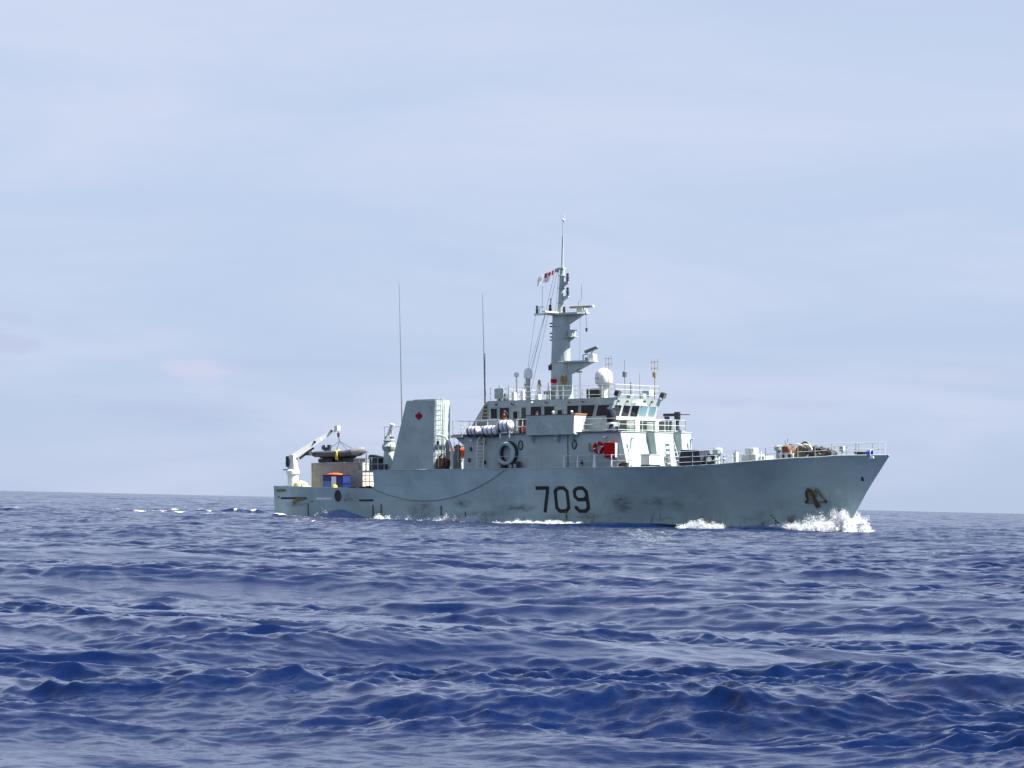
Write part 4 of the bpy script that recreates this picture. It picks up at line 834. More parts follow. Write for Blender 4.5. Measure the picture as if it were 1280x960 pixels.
# windlass
wl = bpy.data.objects.new('anchor_windlass', None); C.objects.link(wl); wl.parent = ship
mb = MB(); mb.lathe((19.65, -1.6, 5.78), [(.3, 0), (.36, .05), (.36, 1.0), (.3, 1.05)], 16, 'y'); mb.build('brake_drum', M['rust'], wl)
mb = MB(); mb.rbox(19.2, 20.4, -1.7, -.5, 5.0, 5.5, .05); mb.build('bed_plate', M['cream'], wl)
for x in (19.55, 20.1):
    mb = MB(); mb.lathe((x, -1.74, 5.3), [(0, 0), (.14, 0), (.14, .03), (0, .03)], 12, 'y'); mb.build('bed_opening', M['black'], wl)
mb = MB(); mb.torus((19.45, -1.0, 6.42), .22, .025, 'x', 16, 6).tube([(19.45, -1, 6.0), (19.75, -1, 6.15)], .07, 8).tube([(19.75, -1, 5.9), (19.75, -1, 6.2), (20.2, -1, 6.1)], .06, 6); mb.build('hand_wheel', M['steel'], wl)
for i, (x, z, r) in enumerate([(20.75, 5.55, .62), (21.35, 5.5, .66)]):
    mb = MB(); mb.tube([(x + r * math.sin(t), -1.55 + i * .3, z + r * math.cos(t)) for t in np.linspace(-2.2, .9, 12)] if i == 0 else [(x + r * math.sin(t), -1.5, z + r * math.cos(t)) for t in np.linspace(-.5, 2.4, 12)], .07, 6); mb.build('chain_guard', M['cream'], wl)
mb = MB(); mb.lathe((20.9, -1.4, 5.6), [(.2, 0), (.5, .03), (.5, .15), (.3, .2), (.3, .5), (.5, .55), (.5, .65), (.2, .7)], 18, 'y'); mb.build('chain_wheel', M['olive'], wl)
mb = MB(); mb.lathe((20.8, -.6, 6.0), [(.1, 0), (.42, .03), (.42, .3), (.1, .32)], 16, 'y'); mb.build('warping_head', M['greygreen'], wl)
mb = MB(); mb.rbox(21.5, 22.1, -1.3, -.8, 5.4, 6.0, .08).tube([(21.8, -1.1, 5.8), (23.0, -1.1, 5.55)], .1, 8); mb.build('windlass_motor', M['rust'], wl)
mb = MB(); mb.prism([(21.5, -1.95, 5.1), (22.2, -1.95, 5.05), (22.5, -1.95, 5.6), (21.9, -1.95, 5.5)], (0, .3, 0)); mb.build('chain_chute', M['white'], wl, smooth=False)
rr2 = random.Random(3)
for x in (24.0,):
    mb = MB(); mb.rbox(x - .12, x + .22, -.8, -.45, 5.6, 6.0, .04).tube([(x + .05, -.62, 5.2), (x + .05, -.62, 5.62)], .06, 6); mb.build('deck_box', M['grey'], ship)
mb = MB(); mb.prism([(25.2, -.6, 5.25), (25.7, -.6, 5.25), (25.8, -.6, 5.55), (25.0, -.6, 5.55)], (0, .5, 0)); mb.build('bow_chock', M['black'], ship, smooth=False)

# ------------------------------------------------------------------ loose things on the ship
# container on the quarterdeck
cb = (-23.0, -1.4, 2.56)
ct = thing('cargo_container', 'beige steel cargo container standing on the low stern deck', 'container', cb)
cx0, cx1, cy0, cy1, cz0, cz1 = -25.75, -20.25, -2.6, -.16, 2.56, 5.32
mb = MB(); n = 36; vs = []
for yy, sg in ((cy0, 1), (cy1, -1)):
    o_ = len(vs); pts = []
    for i in range(n * 4 + 1):
        x = cx0 + .12 + (cx1 - cx0 - .24) * i / (n * 4); pts.append((x, yy + sg * (.05 if i % 4 in (0, 1) else .012)))
    vs = [(x, y, z) for x, y in pts for z in (cz0 + .1, cz1 - .1)]
    mb.add(vs, [(i * 2, i * 2 + 2, i * 2 + 3, i * 2 + 1) for i in range(n * 4)]); vs = []
mb.box(cx0 + .05, cx1 - .06, cy0 + .06, cy1 - .06, cz0 + .05, cz1 - .05); mb.build('corrugated_wall', M['container'], ct, cb, smooth=False)
for x in (cx0, cx1 - .12):
    for y in (cy0, cy1 - .12):
        mb = MB(); mb.box(x, x + .12, y, y + .12, cz0 + .12, cz1 - .12); mb.build('corner_post', M['container'], ct, cb, smooth=False)
for y in (cy0, cy1 - .12):
    for z in (cz0, cz1 - .12):
        mb = MB(); mb.box(cx0, cx1, y + .002, y + .118, z, z + .12); mb.build('side_rail', M['container' if z < 4 else 'steel'], ct, cb, smooth=False)
mb = MB(); mb.box(cx0 + .1, cx1 - .1, cy0 + .121, cy1 - .121, cz1 - .06, cz1 - .01); mb.build('roof', M['steel'], ct, cb, smooth=False)
for y0, y1 in ((cy0 + .13, -1.40), (-1.36, cy1 - .13)):
    mb = MB(); mb.box(cx1 - .05, cx1 + .01, y0, y1, cz0 + .12, cz1 - .12); dr = mb.build('door', M['cream'], ct, cb, smooth=False)  # cream on the forward doors puts their sunlight into the colour
    for q in (.28, .72):
        y = y0 + (y1 - y0) * q; mb = MB(); mb.tube([(cx1 + .045, y, cz0 + .1), (cx1 + .045, y, cz1 - .1)], .022, 6); mb.build('locking_bar', M['steel'], dr, cb)
    for z in (3.2, 3.9, 4.6):
        mb = MB(); mb.box(cx1 + .012, cx1 + .03, y0 + .06, y1 - .06, z, z + .06); mb.build('door_rib', M['container'], dr, cb, smooth=False)
for x0, x1 in ((-24.9, -24.2), (-22.0, -21.2)):
    mb = MB(); mb.box(x0, x1, cy0 + .02, cy0 + .1, cz1 + .001, cz1 + .05); mb.build('roof_bracket', M['dark'], ct, cb, smooth=False)

# inflatable boat on top of the container, slung from the crane hook
bb = (-23.7, -1.35, 5.34)
ib = thing('inflatable_boat', 'dark grey rigid inflatable boat resting on the container roof under the crane', 'boat', bb)
yc = -1.35
mb = MB(); path = [(-26.2, yc - .72, 6.08), (-25.7, yc - .78, 6.05)] + [(x, yc - .8, 6.05) for x in (-24.5, -23.5, -22.7)]
path += [(-22.0, yc - .68, 6.15), (-21.5, yc - .4, 6.3), (-21.3, yc, 6.36)]
full = path + [(x, 2 * yc - y, z) for x, y, z in reversed(path[:-1])]
rad = [.10, .25] + [.27] * 3 + [.27, .27, .27] + [.27, .27] + [.27] * 3 + [.25, .10]
mb.tube(full, rad, 12); mb.build('buoyancy_tube', M['rubber'], ib, bb)
mb = MB(); mb.tube([(-21.9, yc - .66, 6.2), (-21.45, yc - .42, 6.33), (-21.25, yc, 6.39), (-21.45, yc + .42, 6.33), (-21.9, yc + .66, 6.2)], .285, 12); mb.build('bow_painted_light', M['lightrubber'], ib, bb)  # lighter tube colour stands for sunlight on the bow
mb = MB(); k = [(-25.6, 5.6), (-24, 5.52), (-22.5, 5.56), (-21.9, 5.72), (-21.35, 6.2)]
vs = []
for x, z in k: w = .62 if x < -22 else (.45 if x < -21.5 else .08); vs += [(x, yc - w, max(z + .32, 5.9)), (x, yc, z), (x, yc + w, max(z + .32, 5.9))]
mb.add(vs, [(i * 3 + j, i * 3 + j + 1, (i + 1) * 3 + j + 1, (i + 1) * 3 + j) for i in range(4) for j in range(2)] + [(0, 1, 2)] + [(i * 3, i * 3 + 2, (i + 1) * 3 + 2, (i + 1) * 3) for i in range(4)])
mb.build('boat_hull', M['lightrubber'], ib, bb, smooth=False)
mb = MB(); mb.rbox(-25.2, -24.75, yc - .25, yc + .25, 6.0, 6.65, .08); mb.box(-24.85, -24.7, yc - .2, yc + .2, 6.5, 6.85); mb.build('steering_console', M['dark'], ib, bb)
mb = MB(); mb.lathe((-25.35, yc, 6.62), [(0, -.2), (.22, -.12), (.24, .1), (0, .2)], 12, 'x'); mb.build('outboard_cowl', M['lightrubber'], ib, bb)
mb = MB(); mb.box(-23.28, -23.12, yc - 1.09, yc - 1.06, 5.55, 6.1).tube([(-23.2, yc - 1.0, 6.25), (-23.2, yc - .6, 6.37)], .06, 6).tube([(-23.05, yc - 1.07, 6.1), (-23.35, yc - .95, 6.32)], .07, 6).tube([(-23.02, yc - 1.07, 5.5), (-23.1, yc - 1.1, 6.15)], .06, 6); mb.build('lashing_strap', M['strap'], ib, bb)
for x, y in ((-24.6, yc - .7), (-22.3, yc - .6), (-24.6, yc + .7), (-22.3, yc + .6)):
    mb = MB(); mb.tube([(-23.8, -1.2, 7.12), (x, y, 6.3)], .02, 5); mb.build('lifting_sling', M['dark'], ib, bb)
for x in (-24.6, -22.3):
    mb = MB(); mb.box(x - .75, x + .75, yc - .8, yc + .8, 5.36, 5.66); mb.build('chock', M['black'], ib, bb, smooth=False)

# bins beside the container
b0 = (-21.9, -4.0, 2.56)
t_ = thing('storage_bin', 'blue plastic storage bin with a white panel beside the beige container', 'bin', b0)
mb = MB(); mb.rbox(-23.0, -20.8, -4.5, -3.5, 2.56, 4.22, .05); mb.build('bin_body', M['blue'], t_, b0)
mb = MB(); mb.box(-22.05, -21.55, -4.515, -4.45, 2.7, 4.12); mb.build('white_panel', M['gelcoat'], t_, b0, smooth=False)
mb = MB(); mb.box(-22.95, -22.08, -4.515, -4.45, 2.7, 3.75); mb.build('blue_panel', M['bluelight'], t_, b0, smooth=False)
mb = MB(); mb.box(-23.04, -20.76, -4.54, -3.46, 4.19, 4.26); mb.build('bin_rim', M['black'], t_, b0, smooth=False)
mb = MB(); mb.lathe((-22.1, -4.0, 4.262), [(.78, 0), (.76, .06), (.55, .13), (.3, .16), (0, .17)], 20, 'z', (1, .55)); single(mb, 'folded_cover', M['orange'], 'orange folded cover lying on top of the blue bin', 'cover', (-22.1, -4.0, 4.262))
mb = MB(); mb.lathe((-25.75, -4.0, 2.56), [(.55, 0), (.66, .3), (.66, .8), (.55, 1.05), (.3, 1.2), (0, 1.25)], 20); single(mb, 'mooring_float', M['float'], 'pale yellow rounded float beside the white crane base', 'float', (-25.75, -4.0, 2.56))
mb = MB(); mb.lathe((-21.35, -4.95, 2.56), [(.22, 0), (.2, .5), (.26, .62), (.2, .82), (0, .9)], 12); single(mb, 'small_buoy', M['strap'], 'small yellow buoy in front of the blue bin at the bulwark', 'buoy', (-21.35, -4.95, 2.56))

# life raft canisters
def canister(x, y, z, L, r, label):
    base = (x, y, z - r)
    t = thing('life_raft_canister', label, 'life raft', base, 'white life raft canisters at the aft corner of the deckhouse')
    mb = MB(); mb.capsule((x, y, z), L, r, 'x', 20); mb.build('shell', M['raft'], t, base)
    mb = MB(); mb.lathe((x, y, z), [(r * 1.01, -.06), (r * 1.07, -.04), (r * 1.07, .04), (r * 1.01, .06)], 20, 'x'); mb.build('seam_band', M['lightrubber'], t, base)
    for q in (-.26, .26):
        mb = MB(); mb.lathe((x + q * L, y, z), [(r * 1.005, -.05), (r * 1.03, -.05), (r * 1.03, .05), (r * 1.005, .05)], 20, 'x'); mb.build('strap', M['rubber'], t, base)
    for q in (-.3, .3):
        mb = MB(); mb.box(x + q * L - .06, x + q * L + .06, y - r * .8, y + r * .8, z - r - .16, z - r * .72); mb.build('cradle', M['dark'], t, base, smooth=False)
canister(-6.85, -5.3, 7.66, 1.35, .36, 'white life raft canister farthest aft, behind another of its size')
canister(-5.25, -5.3, 7.66, 1.6, .38, 'white life raft canister in the middle, below the man in brown')
canister(-3.75, -5.25, 8.02, 1.5, .44, 'largest white life raft canister, mounted highest, nearest the bridge wing')
mb = MB(); mb.box(-4.4, -3.1, -5.35, -5.02, 7.4, 7.52).tube([(-3.3, -5.3, 7.0), (-3.3, -5.35, 7.6)], .09, 6).tube([(-4.2, -5.3, 7.0), (-4.2, -5.35, 7.6)], .07, 6); mb.build('raft_cradle', M['white'], ship, smooth=False)
mb = MB(); mb.box(-7.5, -4.5, -5.4, -5.1, 7.18, 7.28); mb.build('raft_shelf', M['dark'], ship, smooth=False)

# lifebuoy
lb = (5.04, -5.16, 6.13)
t_ = thing('lifebuoy', 'red and white lifebuoy hung on the deckhouse side beside the red locker', 'lifebuoy', lb)
def arc(a0, a1, n=10): return [(lb[0] + .37 * math.cos(a), lb[1], lb[2] + .37 * math.sin(a)) for a in np.linspace(a0, a1, n)]
mb = MB(); mb.tube(arc(0, 2 * math.pi, 33)[:-1], .115, 10, closed=True); mb.build('ring', M['red'], t_, lb)
for k in range(4):
    a = math.pi / 4 * 0 + k * math.pi / 2 + .2; mb = MB(); mb.tube(arc(a - .12, a + .12), .119, 10); mb.build('white_band', M['gelcoat'], t_, lb)

# orange rescue boat in its cradle
rb = (-11.7, .5, 5.42)
t_ = thing('rescue_boat', 'orange rescue boat in a white cradle between funnel and deckhouse', 'boat', rb)
mb = MB(); pth = [(-14.2, .0, 6.15), (-12.6, .0, 6.1), (-11.9, .1, 6.2), (-11.4, .5, 6.32), (-11.9, .9, 6.2), (-12.6, 1.0, 6.1), (-14.2, 1.0, 6.15)]
mb.tube(pth, .24, 12); mb.build('buoyancy_tube', M['orange'], t_, rb)
mb = MB(); vs = []
for x, w, z in [(-14.1, .42, 5.5), (-12.6, .42, 5.45), (-11.9, .32, 5.55), (-11.35, .06, 5.95)]: vs += [(x, .5 - w, 6.05), (x, .5 - w * .9, z + .1), (x, .5, z), (x, .5 + w * .9, z + .1), (x, .5 + w, 6.05)]
mb.add(vs, [(i * 5 + j, i * 5 + j + 1, (i + 1) * 5 + j + 1, (i + 1) * 5 + j) for i in range(3) for j in range(4)]); mb.build('boat_hull', M['orange'], t_, rb, smooth=False)
mb = MB(); mb.tube([(-14.0, -.2, 6.2), (-12.6, -.22, 6.14), (-11.95, -.08, 6.24)], .07, 6); mb.build('rubbing_strip', M['float'], t_, rb)
mb = MB(); mb.rbox(-12.9, -12.1, .25, .75, 6.1, 6.6, .06); mb.build('console', M['dark'], t_, rb)

# naval ensign flying from the halyard
fl = (-2.5, 0, 20.2)
ft = thing('ensign', 'white naval flag with a red and white canton flying from the mast halyard', 'flag', fl)
nu, nv = 48, 24; FLn, FHt = 1.7, .8
def flag_pt(u, v):
    x = -2.55 - u * FLn * .95 - (1 - v) * .12; y = .16 * math.sin(u * 8.5 + v * .8) * (.25 + u); z = 19.85 + v * FHt * (1 - .12 * u) - u * u * .35 - .05 * u + .05 * math.sin(u * 9 + 1)
    return (x, y, z)
def flag_part(test, name, m):
    mb = MB(); idx = {}; vs = []; fs = []
    for i in range(nu):
        for j in range(nv):
            if test((i + .5) / nu, (j + .5) / nv):
                f = []
                for a, b in ((i, j), (i + 1, j), (i + 1, j + 1), (i, j + 1)):
                    if (a, b) not in idx: idx[a, b] = len(vs); vs.append(flag_pt(a / nu, b / nv))
                    f.append(idx[a, b])
                fs.append(tuple(f))
    mb.add(vs, fs); return mb.build(name, M[m], ft, fl, angle=80)
def in_canton(u, v): return u < .5 and v > .5
def red(u, v):
    if not in_canton(u, v): return False
    a, b = u / .5, (v - .5) / .5
    return a < .25 or a > .75 or (abs(a - .5) + abs(b - .5) * .5 < .17 and b > .15) or (abs(a - .5) < .03 and b > .1 and b < .9)
def badge(u, v): return ((u - .78) / .09) ** 2 + ((v - .5) / .26) ** 2 < 1
flag_part(lambda u, v: not red(u, v) and not badge(u, v), 'field', 'whiteflag'); flag_part(red, 'canton_red', 'redflag'); flag_part(badge, 'fly_badge', 'blueflag')

# slack line hanging along the side
mb = MB(); pts = []
for t in np.linspace(0, 1, 40):
    x = -16.8 + 13.3 * t; z = 3.05 * (1 - t) + 4.5 * t - 4 * 1.65 * t * (1 - t); pts.append((x, -(half_breadth(x, z) + .05), z))
single(mb.tube(pts, .024, 6), 'slack_line', M['rope'], 'slack dark line hanging in a long curve along the hull side', 'rope', (-16.8, -5.65, 3.05))

# dark heap of gear and netting on the foredeck, blue bucket in the bow
hb_ = (22.6, -1.5, 5.06)
mb = MB()
for k in range(60):
    x = 21.6 + rr2.random() * 2.3; r = .12 + rr2.random() * .18; y = -2.0 + rr2.random() * .9; z = 5.12 + rr2.random() * (.78 - abs(x - 22.5) * .28)
    bm = bmesh.new(); bmesh.ops.create_icosphere(bm, subdivisions=2, radius=r)
    for v in bm.verts: v.co = Vector((x, y, z)) + v.co * (1 + rr2.uniform(-.25, .25))
    mb.use(M['dark'] if rr2.random() < .75 else M['darkrust']); mb.bm(bm)
single(mb, 'netting_heap', None, 'heap of dark netting and mooring gear on the foredeck ahead of the windlass', 'netting', hb_)
bk = (26.35, -.62, 5.2)
t_ = thing('bucket', 'bright blue bucket hung on the rail at the very tip of the bow', 'bucket', bk)
mb = MB(); mb.lathe((26.2, -.75, 5.42), [(.2, -.0), (.28, .42), (.25, .42), (.18, .05), (0, .04)], 16, 'x'); mb.build('tub', M['bluebright'], t_, bk)
mb = MB(); mb.torus((26.62, -.75, 5.42), .28, .03, 'x', 18, 6); mb.build('rim', M['white'], t_, bk)
mb = MB(); mb.rbox(26.0, 26.8, -.85, -.35, 5.02, 5.2, .04); mb.build('pad', M['white'], t_, bk)

# ------------------------------------------------------------------ people (heads and shoulders show above rails and canisters)
def person(x, y, z, heading, label, jacket, cap=None, pose='stand', lean=0.0):
    """one continuous body grown from a skeleton; heading in ship axes (0 = towards the bow)"""
    base = (x, y, z)
    root = thing('person', label, 'person', base)
    J = {}
    def V(n, co, r): J[n] = (Vector(co), r)
    V('pel', (0, 0, .96), .15); V('chest', (.02, 0, 1.28), .17); V('neck0', (.02, 0, 1.47), .085); V('head0', (.03, 0, 1.56), .07); V('head1', (.045, 0, 1.63), .092); V('head2', (.04, 0, 1.72), .075)
    for s, n in ((1, 'l'), (-1, 'r')):
        V('hip' + n, (0, s * .1, .9), .105); V('knee' + n, (.03, s * .11, .5), .07); V('ank' + n, (0, s * .11, .1), .05); V('toe' + n, (.19, s * .13, .04), .04)
        V('sh' + n, (.0, s * .19, 1.40), .075)
        if pose == 'binoculars':
            V('el' + n, (.2, s * .28, 1.36), .05); V('wr' + n, (.22, s * .1, 1.58), .036); V('ha' + n, (.2, s * .06, 1.65), .034)
        elif pose == 'lean':
            V('el' + n, (.16, s * .27, 1.17), .05); V('wr' + n, (.38, s * .2, 1.20), .036); V('ha' + n, (.47, s * .16, 1.2), .034)
        elif pose == 'raise' and s > 0:
            V('el' + n, (.12, s * .3, 1.55), .05); V('wr' + n, (.18, s * .16, 1.76), .036); V('ha' + n, (.16, s * .1, 1.82), .034)
        else:
            V('el' + n, (.0, s * .25, 1.12), .05); V('wr' + n, (.1, s * .26, .87), .036); V('ha' + n, (.13, s * .25, .78), .036)
    E_ = [('pel', 'chest'), ('chest', 'neck0'), ('neck0', 'head0'), ('head0', 'head1'), ('head1', 'head2')]
    for n in 'lr': E_ += [('pel', 'hip' + n), ('hip' + n, 'knee' + n), ('knee' + n, 'ank' + n), ('ank' + n, 'toe' + n), ('chest', 'sh' + n), ('sh' + n, 'el' + n), ('el' + n, 'wr' + n), ('wr' + n, 'ha' + n)]
    names = list(J); ix = {n: i for i, n in enumerate(names)}
    me = bpy.data.meshes.new('body_cage'); me.from_pydata([J[n][0] for n in names], [(ix[a], ix[b]) for a, b in E_], [])
    tmp = bpy.data.objects.new('body_cage', me); C.objects.link(tmp)
    sk = tmp.modifiers.new('skin', 'SKIN'); sb = tmp.modifiers.new('subsurf', 'SUBSURF'); sb.levels = sb.render_levels = 2
    for i, n in enumerate(names):
        me.skin_vertices[0].data[i].radius = (J[n][1], J[n][1]); me.skin_vertices[0].data[i].use_root = (n == 'pel')
    dg = bpy.context.evaluated_depsgraph_get(); dg.update()
    body = bpy.data.meshes.new_from_object(tmp.evaluated_get(dg)); bpy.data.objects.remove(tmp)
    body.materials.clear()
    for m in ('skin', jacket, 'trouser', 'black'): body.materials.append(M[m])
    hands = [J['hal'][0], J['har'][0]]; wr = [J['wrl'][0], J['wrr'][0]]
    for p in body.polygons:
        c = p.center
        if min((c - h).length for h in hands) < .075: p.material_index = 0
        elif c.z > 1.5 and c.xy.length < .16: p.material_index = 0
        elif c.z < .1: p.material_index = 3
        elif c.z < .93 and abs(c.y) < .24: p.material_index = 2
        else: p.material_index = 1
    body.shade_smooth()
    bo = bpy.data.objects.new('body', body); C.objects.link(bo); bo.parent = root
    hd = J['head1'][0]
    mb = MB(); mb.lathe((hd.x + .1, 0, hd.z - .01), [(.022, -.03), (.016, .02), (.004, .05)], 8)
    for s in (-1, 1): mb.lathe((hd.x - .01, s * .092, hd.z), [(.0, -.035), (.018, 0), (0, .035)], 8)
    mb.build('nose_and_ears', M['skin'], root)
    for s in (-1, 1):
        mb = MB(); mb.lathe((hd.x + .086, s * .034, hd.z + .03), [(0, -.011), (.012, 0), (0, .011)], 8); mb.build('eye', M['black'], root)
    mb = MB(); mb.box(hd.x + .078, hd.x + .093, -.025, .025, hd.z - .066, hd.z - .056); mb.build('mouth', M['maroonjacket'], root, smooth=False)
    mb = MB(); mb.lathe((hd.x - .018, 0, hd.z + .02), [(.095, -.03), (.108, .03), (.1, .09), (.06, .135), (0, .15)], 16); hair = mb.build('cap' if cap else 'hair', M[cap or 'hair'], root)
    if cap: mb = MB(); mb.box(hd.x + .05, hd.x + .19, -.07, .07, hd.z + .06, hd.z + .075); mb.build('peak', M[cap], hair, smooth=False)
    for s, h_, w_ in zip((1, -1), hands, wr):                 # five fingers on each hand
        d = (h_ - w_).normalized(); sd_ = d.cross(Vector((0, 0, 1))); sd_ = sd_.normalized() if sd_.length > .1 else Vector((0, 1, 0)); dn = d.cross(sd_)
        for k, (o_, L) in enumerate([(-.028, .07), (-.01, .08), (.009, .075), (.026, .06)]):
            a = h_ + sd_ * o_; mb = MB(); mb.tube([a, a + d * L * .55 + dn * .004, a + d * L * .9 + dn * .028, a + d * L + dn * .045], [.0095, .009, .008, .006], 6); mb.build('finger', M['skin'], root)
        a = h_ - d * .03 + sd_ * .03; mb = MB(); mb.tube([a, a + sd_ * .03 + d * .02, a + sd_ * .035 + d * .055 + dn * .02], [.011, .01, .007], 6); mb.build('thumb', M['skin'], root)
    if pose == 'binoculars':
        mb = MB()
        for s in (-1, 1): mb.tube([(hd.x + .09, s * .035, hd.z + .03), (hd.x + .2, s * .04, hd.z + .035)], [.022, .032], 8)
        bi = mb.build('binoculars', M['black'], None); tag(bi, 'black binoculars held to the eyes by ' + ('the man in maroon' if jacket == 'maroonjacket' else 'the man in brown'), 'binoculars')
        bi.matrix_world = SHIP @ Matrix.Translation(base) @ Matrix.Rotation(heading, 4, 'Z') @ Matrix.Rotation(lean, 4, 'Y')
    root.matrix_world = SHIP @ Matrix.Translation(base) @ Matrix.Rotation(heading, 4, 'Z') @ Matrix.Rotation(lean, 4, 'Y')
    return root
person(-4.55, -4.3, Z1 + .07, R(-60), 'person in a brown jacket standing behind the largest life raft canister with one arm raised', 'brownjacket', None, 'raise')
person(-.75, -5.05, 7.3, R(-80), 'person in a brown jacket leaning on the aft end of the bridge wing, no cap', 'brownjacket', None, 'lean', .08)
person(.72, -5.05, 7.3, R(-60), 'person in a maroon jacket and white cap in the middle of the bridge wing', 'maroonjacket', 'white', 'lean')
person(2.35, -4.9, 7.3, R(-40), 'person in dark navy with a white cap at the forward end of the bridge wing', 'navyjacket', 'white', 'lean', .05)

# ------------------------------------------------------------------ the sea
def build_sea():
    # polar sheet round the viewpoint: fine near and in front, coarse behind, out to the horizon
    def rows():
        r = [1.0, 2.5, 4.5, 7, 9.5, 11.5, 13]
        while r[-1] < 45: r.append(r[-1] * 1.0016)
        while r[-1] < 60: r.append(r[-1] * 1.0022)
        while r[-1] < 150: r.append(r[-1] * 1.0017)
        while r[-1] < 300: r.append(r[-1] + .26)
        while r[-1] < 1500: r.append(r[-1] * 1.0015)
        while r[-1] < 6000: r.append(r[-1] * 1.008)
        while r[-1] < 60000: r.append(r[-1] * 1.25)
        return np.array(r)
    r = rows()
    dense = np.linspace(R(-12.5), R(12.5), 1300)
    side = R(12.5) + np.cumsum(np.geomspace(.0004, .06, 120)); side = side[side < math.pi - .03]
    az = np.concatenate([-side[::-1], dense, side])
    nr, na = len(r), len(az)
    daz = np.gradient(az)
    X = (r[:, None] * np.sin(az)[None]).astype(np.float32); Y = (r[:, None] * np.cos(az)[None]).astype(np.float32)
    dr = np.gradient(r)
    px_r = np.repeat(dr[:, None], na, 1); px_a = r[:, None] * daz[None]
    DX = np.zeros_like(X); DY = np.zeros_like(X); DZ = np.zeros_like(X)
    g = np.random.default_rng(5)
    comps = []
    for lam0, lam1, n, steep, spread in [(16, 30, 8, .016, .35), (6, 14, 14, .018, .5), (2.6, 6, 30, .028, .45), (1.1, 2.6, 50, .056, .55), (.45, 1.1, 64, .092, .62), (.2, .45, 64, .10, .8), (.1, .2, 60, .085, .9)]:
        for _ in range(n):
            lam = lam0 * (lam1 / lam0) ** g.random(); th = g.normal(0, spread) + math.pi + .35
            comps.append((lam, th, steep * lam / (2 * math.pi) * math.sqrt(2.0 / n) * 1.55 * g.uniform(.6, 1.3), g.random() * 2 * math.pi))
    # wind patches: the short waves come and go over the surface
    pa = np.zeros_like(X); gp = np.random.default_rng(31)
    for _ in range(14):
        L_ = gp.uniform(3.5, 16); t_ = gp.normal(0, .7); p_ = gp.random() * 6.28
        pa += np.sin((X * math.sin(t_) * .6 + Y * math.cos(t_)) * 2 * math.pi / L_ + p_).astype(np.float32)
    patch = np.clip(1.0 + .28 * pa, .40, 1.3).astype(np.float32)
    wx = np.zeros_like(X); wy = np.zeros_like(X)              # bends the crests of the short waves
    for _ in range(8):
        L_ = gp.uniform(2.2, 8); t_ = gp.random() * 6.28; p_ = gp.random() * 6.28
        w_ = np.sin((X * math.sin(t_) + Y * math.cos(t_)) * 2 * math.pi / L_ + p_).astype(np.float32); wx += .035 * L_ * w_ * math.cos(p_ * 3); wy += .035 * L_ * w_ * math.sin(p_ * 3)
    for lam, th, amp, ph in comps:
        k = 2 * math.pi / lam; kx, ky = k * math.sin(th), k * math.cos(th)
        # rows where this wave is still resolved
        keep = np.where(dr < lam / 2.2)[0]
        if len(keep) == 0: continue
        m = keep[-1] + 1
        x, y = X[:m], Y[:m]
        att = np.clip((lam / 2.2 - px_r[:m]) / (lam / 5), 0, 1) * np.clip((lam / 2.2 - px_a[:m]) / (lam / 5), 0, 1)
        if att.max() <= 0: continue
        if lam < 3: x = x + wx[:m]; y = y + wy[:m]
        arg = (kx * x + ky * y + ph).astype(np.float32)
        s, c = np.sin(arg), np.cos(arg)
        a = (amp * att).astype(np.float32)
        if lam < 1.6: a = a * (1 + (patch[:m] - 1) * min(1, (1.6 - lam) / .6))
        q = .95
        if lam < 2.6:                                             # short waves: narrow sharp crests, broad troughs
            DZ[:m] += a * 1.15 * (.28 + 1 - 2 * np.abs(np.sin(arg * .5)) ** 1.25); q = .55
        else: DZ[:m] += a * c
        DX[:m] -= a * s * q * math.sin(th); DY[:m] -= a * s * q * math.cos(th)
    far = (np.clip((dr - .3) / 1.2, 0, 1)[:, None] * np.ones((1, na))).astype(np.float32)
    mid = (np.clip((dr - .08) / .22, 0, 1)[:, None] * np.ones((1, na))).astype(np.float32)
    # gusty patches: calmer and rougher areas
    gust = 1 + .14 * np.sin(X * .09 + Y * .023 + 1.0) * np.sin(X * .021 - Y * .05 + 2.2)
    near = np.clip(r / 9.0 - .3, .25, 1)[:, None]
    for A in (DX, DY, DZ): A *= gust * near
    # ship's own waves and foam, in ship coordinates
    ca, sa = math.cos(R(35)), math.sin(R(35))
    ex, ey = X - 5.856, Y - 231.69
    sx = ca * ex - sa * ey; sy = sa * ex + ca * ey
    hwl = np.interp(24.1 - sx, [0, 3, 6, 10, 14, 18, 22, 26, 31, 51.7], [.05, .66, 1.28, 2.2, 3.2, 4.1, 4.8, 5.2, 5.4, 5.2])
    out = np.abs(sy) - hwl
    on = (sx > -60) & (sx < 34) & (np.abs(sy) < 40)
    bowdist = 24.1 - sx
    diverge = np.exp(-((out - .55 - np.clip(bowdist, 0, 60) * .16) / (.8 + np.clip(bowdist, 0, 60) * .035)) ** 2) * np.exp(-np.clip(bowdist, 0, 99) / 22) * np.clip((bowdist + .5) / 1.5, 0, 1)
    DZ += np.where(on, .36 * diverge, 0)
    DZ += np.where(on, .95 * np.exp(-((sx + 18.0) / 2.5) ** 2 - ((out - 3.4) / 1.6) ** 2), 0)
    DZ += np.where(on, .22 * np.exp(-((sx - 9.5) / 4.5) ** 2 - ((out - 3.0) / 1.4) ** 2), 0)
    DZ += np.where(on, .55 * np.exp(-((sx - 19.5) / 3.4) ** 2 - ((out - 3.6) / 1.3) ** 2), 0)
    DZ += np.where(on, .12 * np.exp(-((sx - 25.0) / 2.0) ** 2 - ((np.abs(sy) - 1.2) / 1.5) ** 2), 0)
    caps = np.zeros_like(X)
    gc = np.random.default_rng(8)
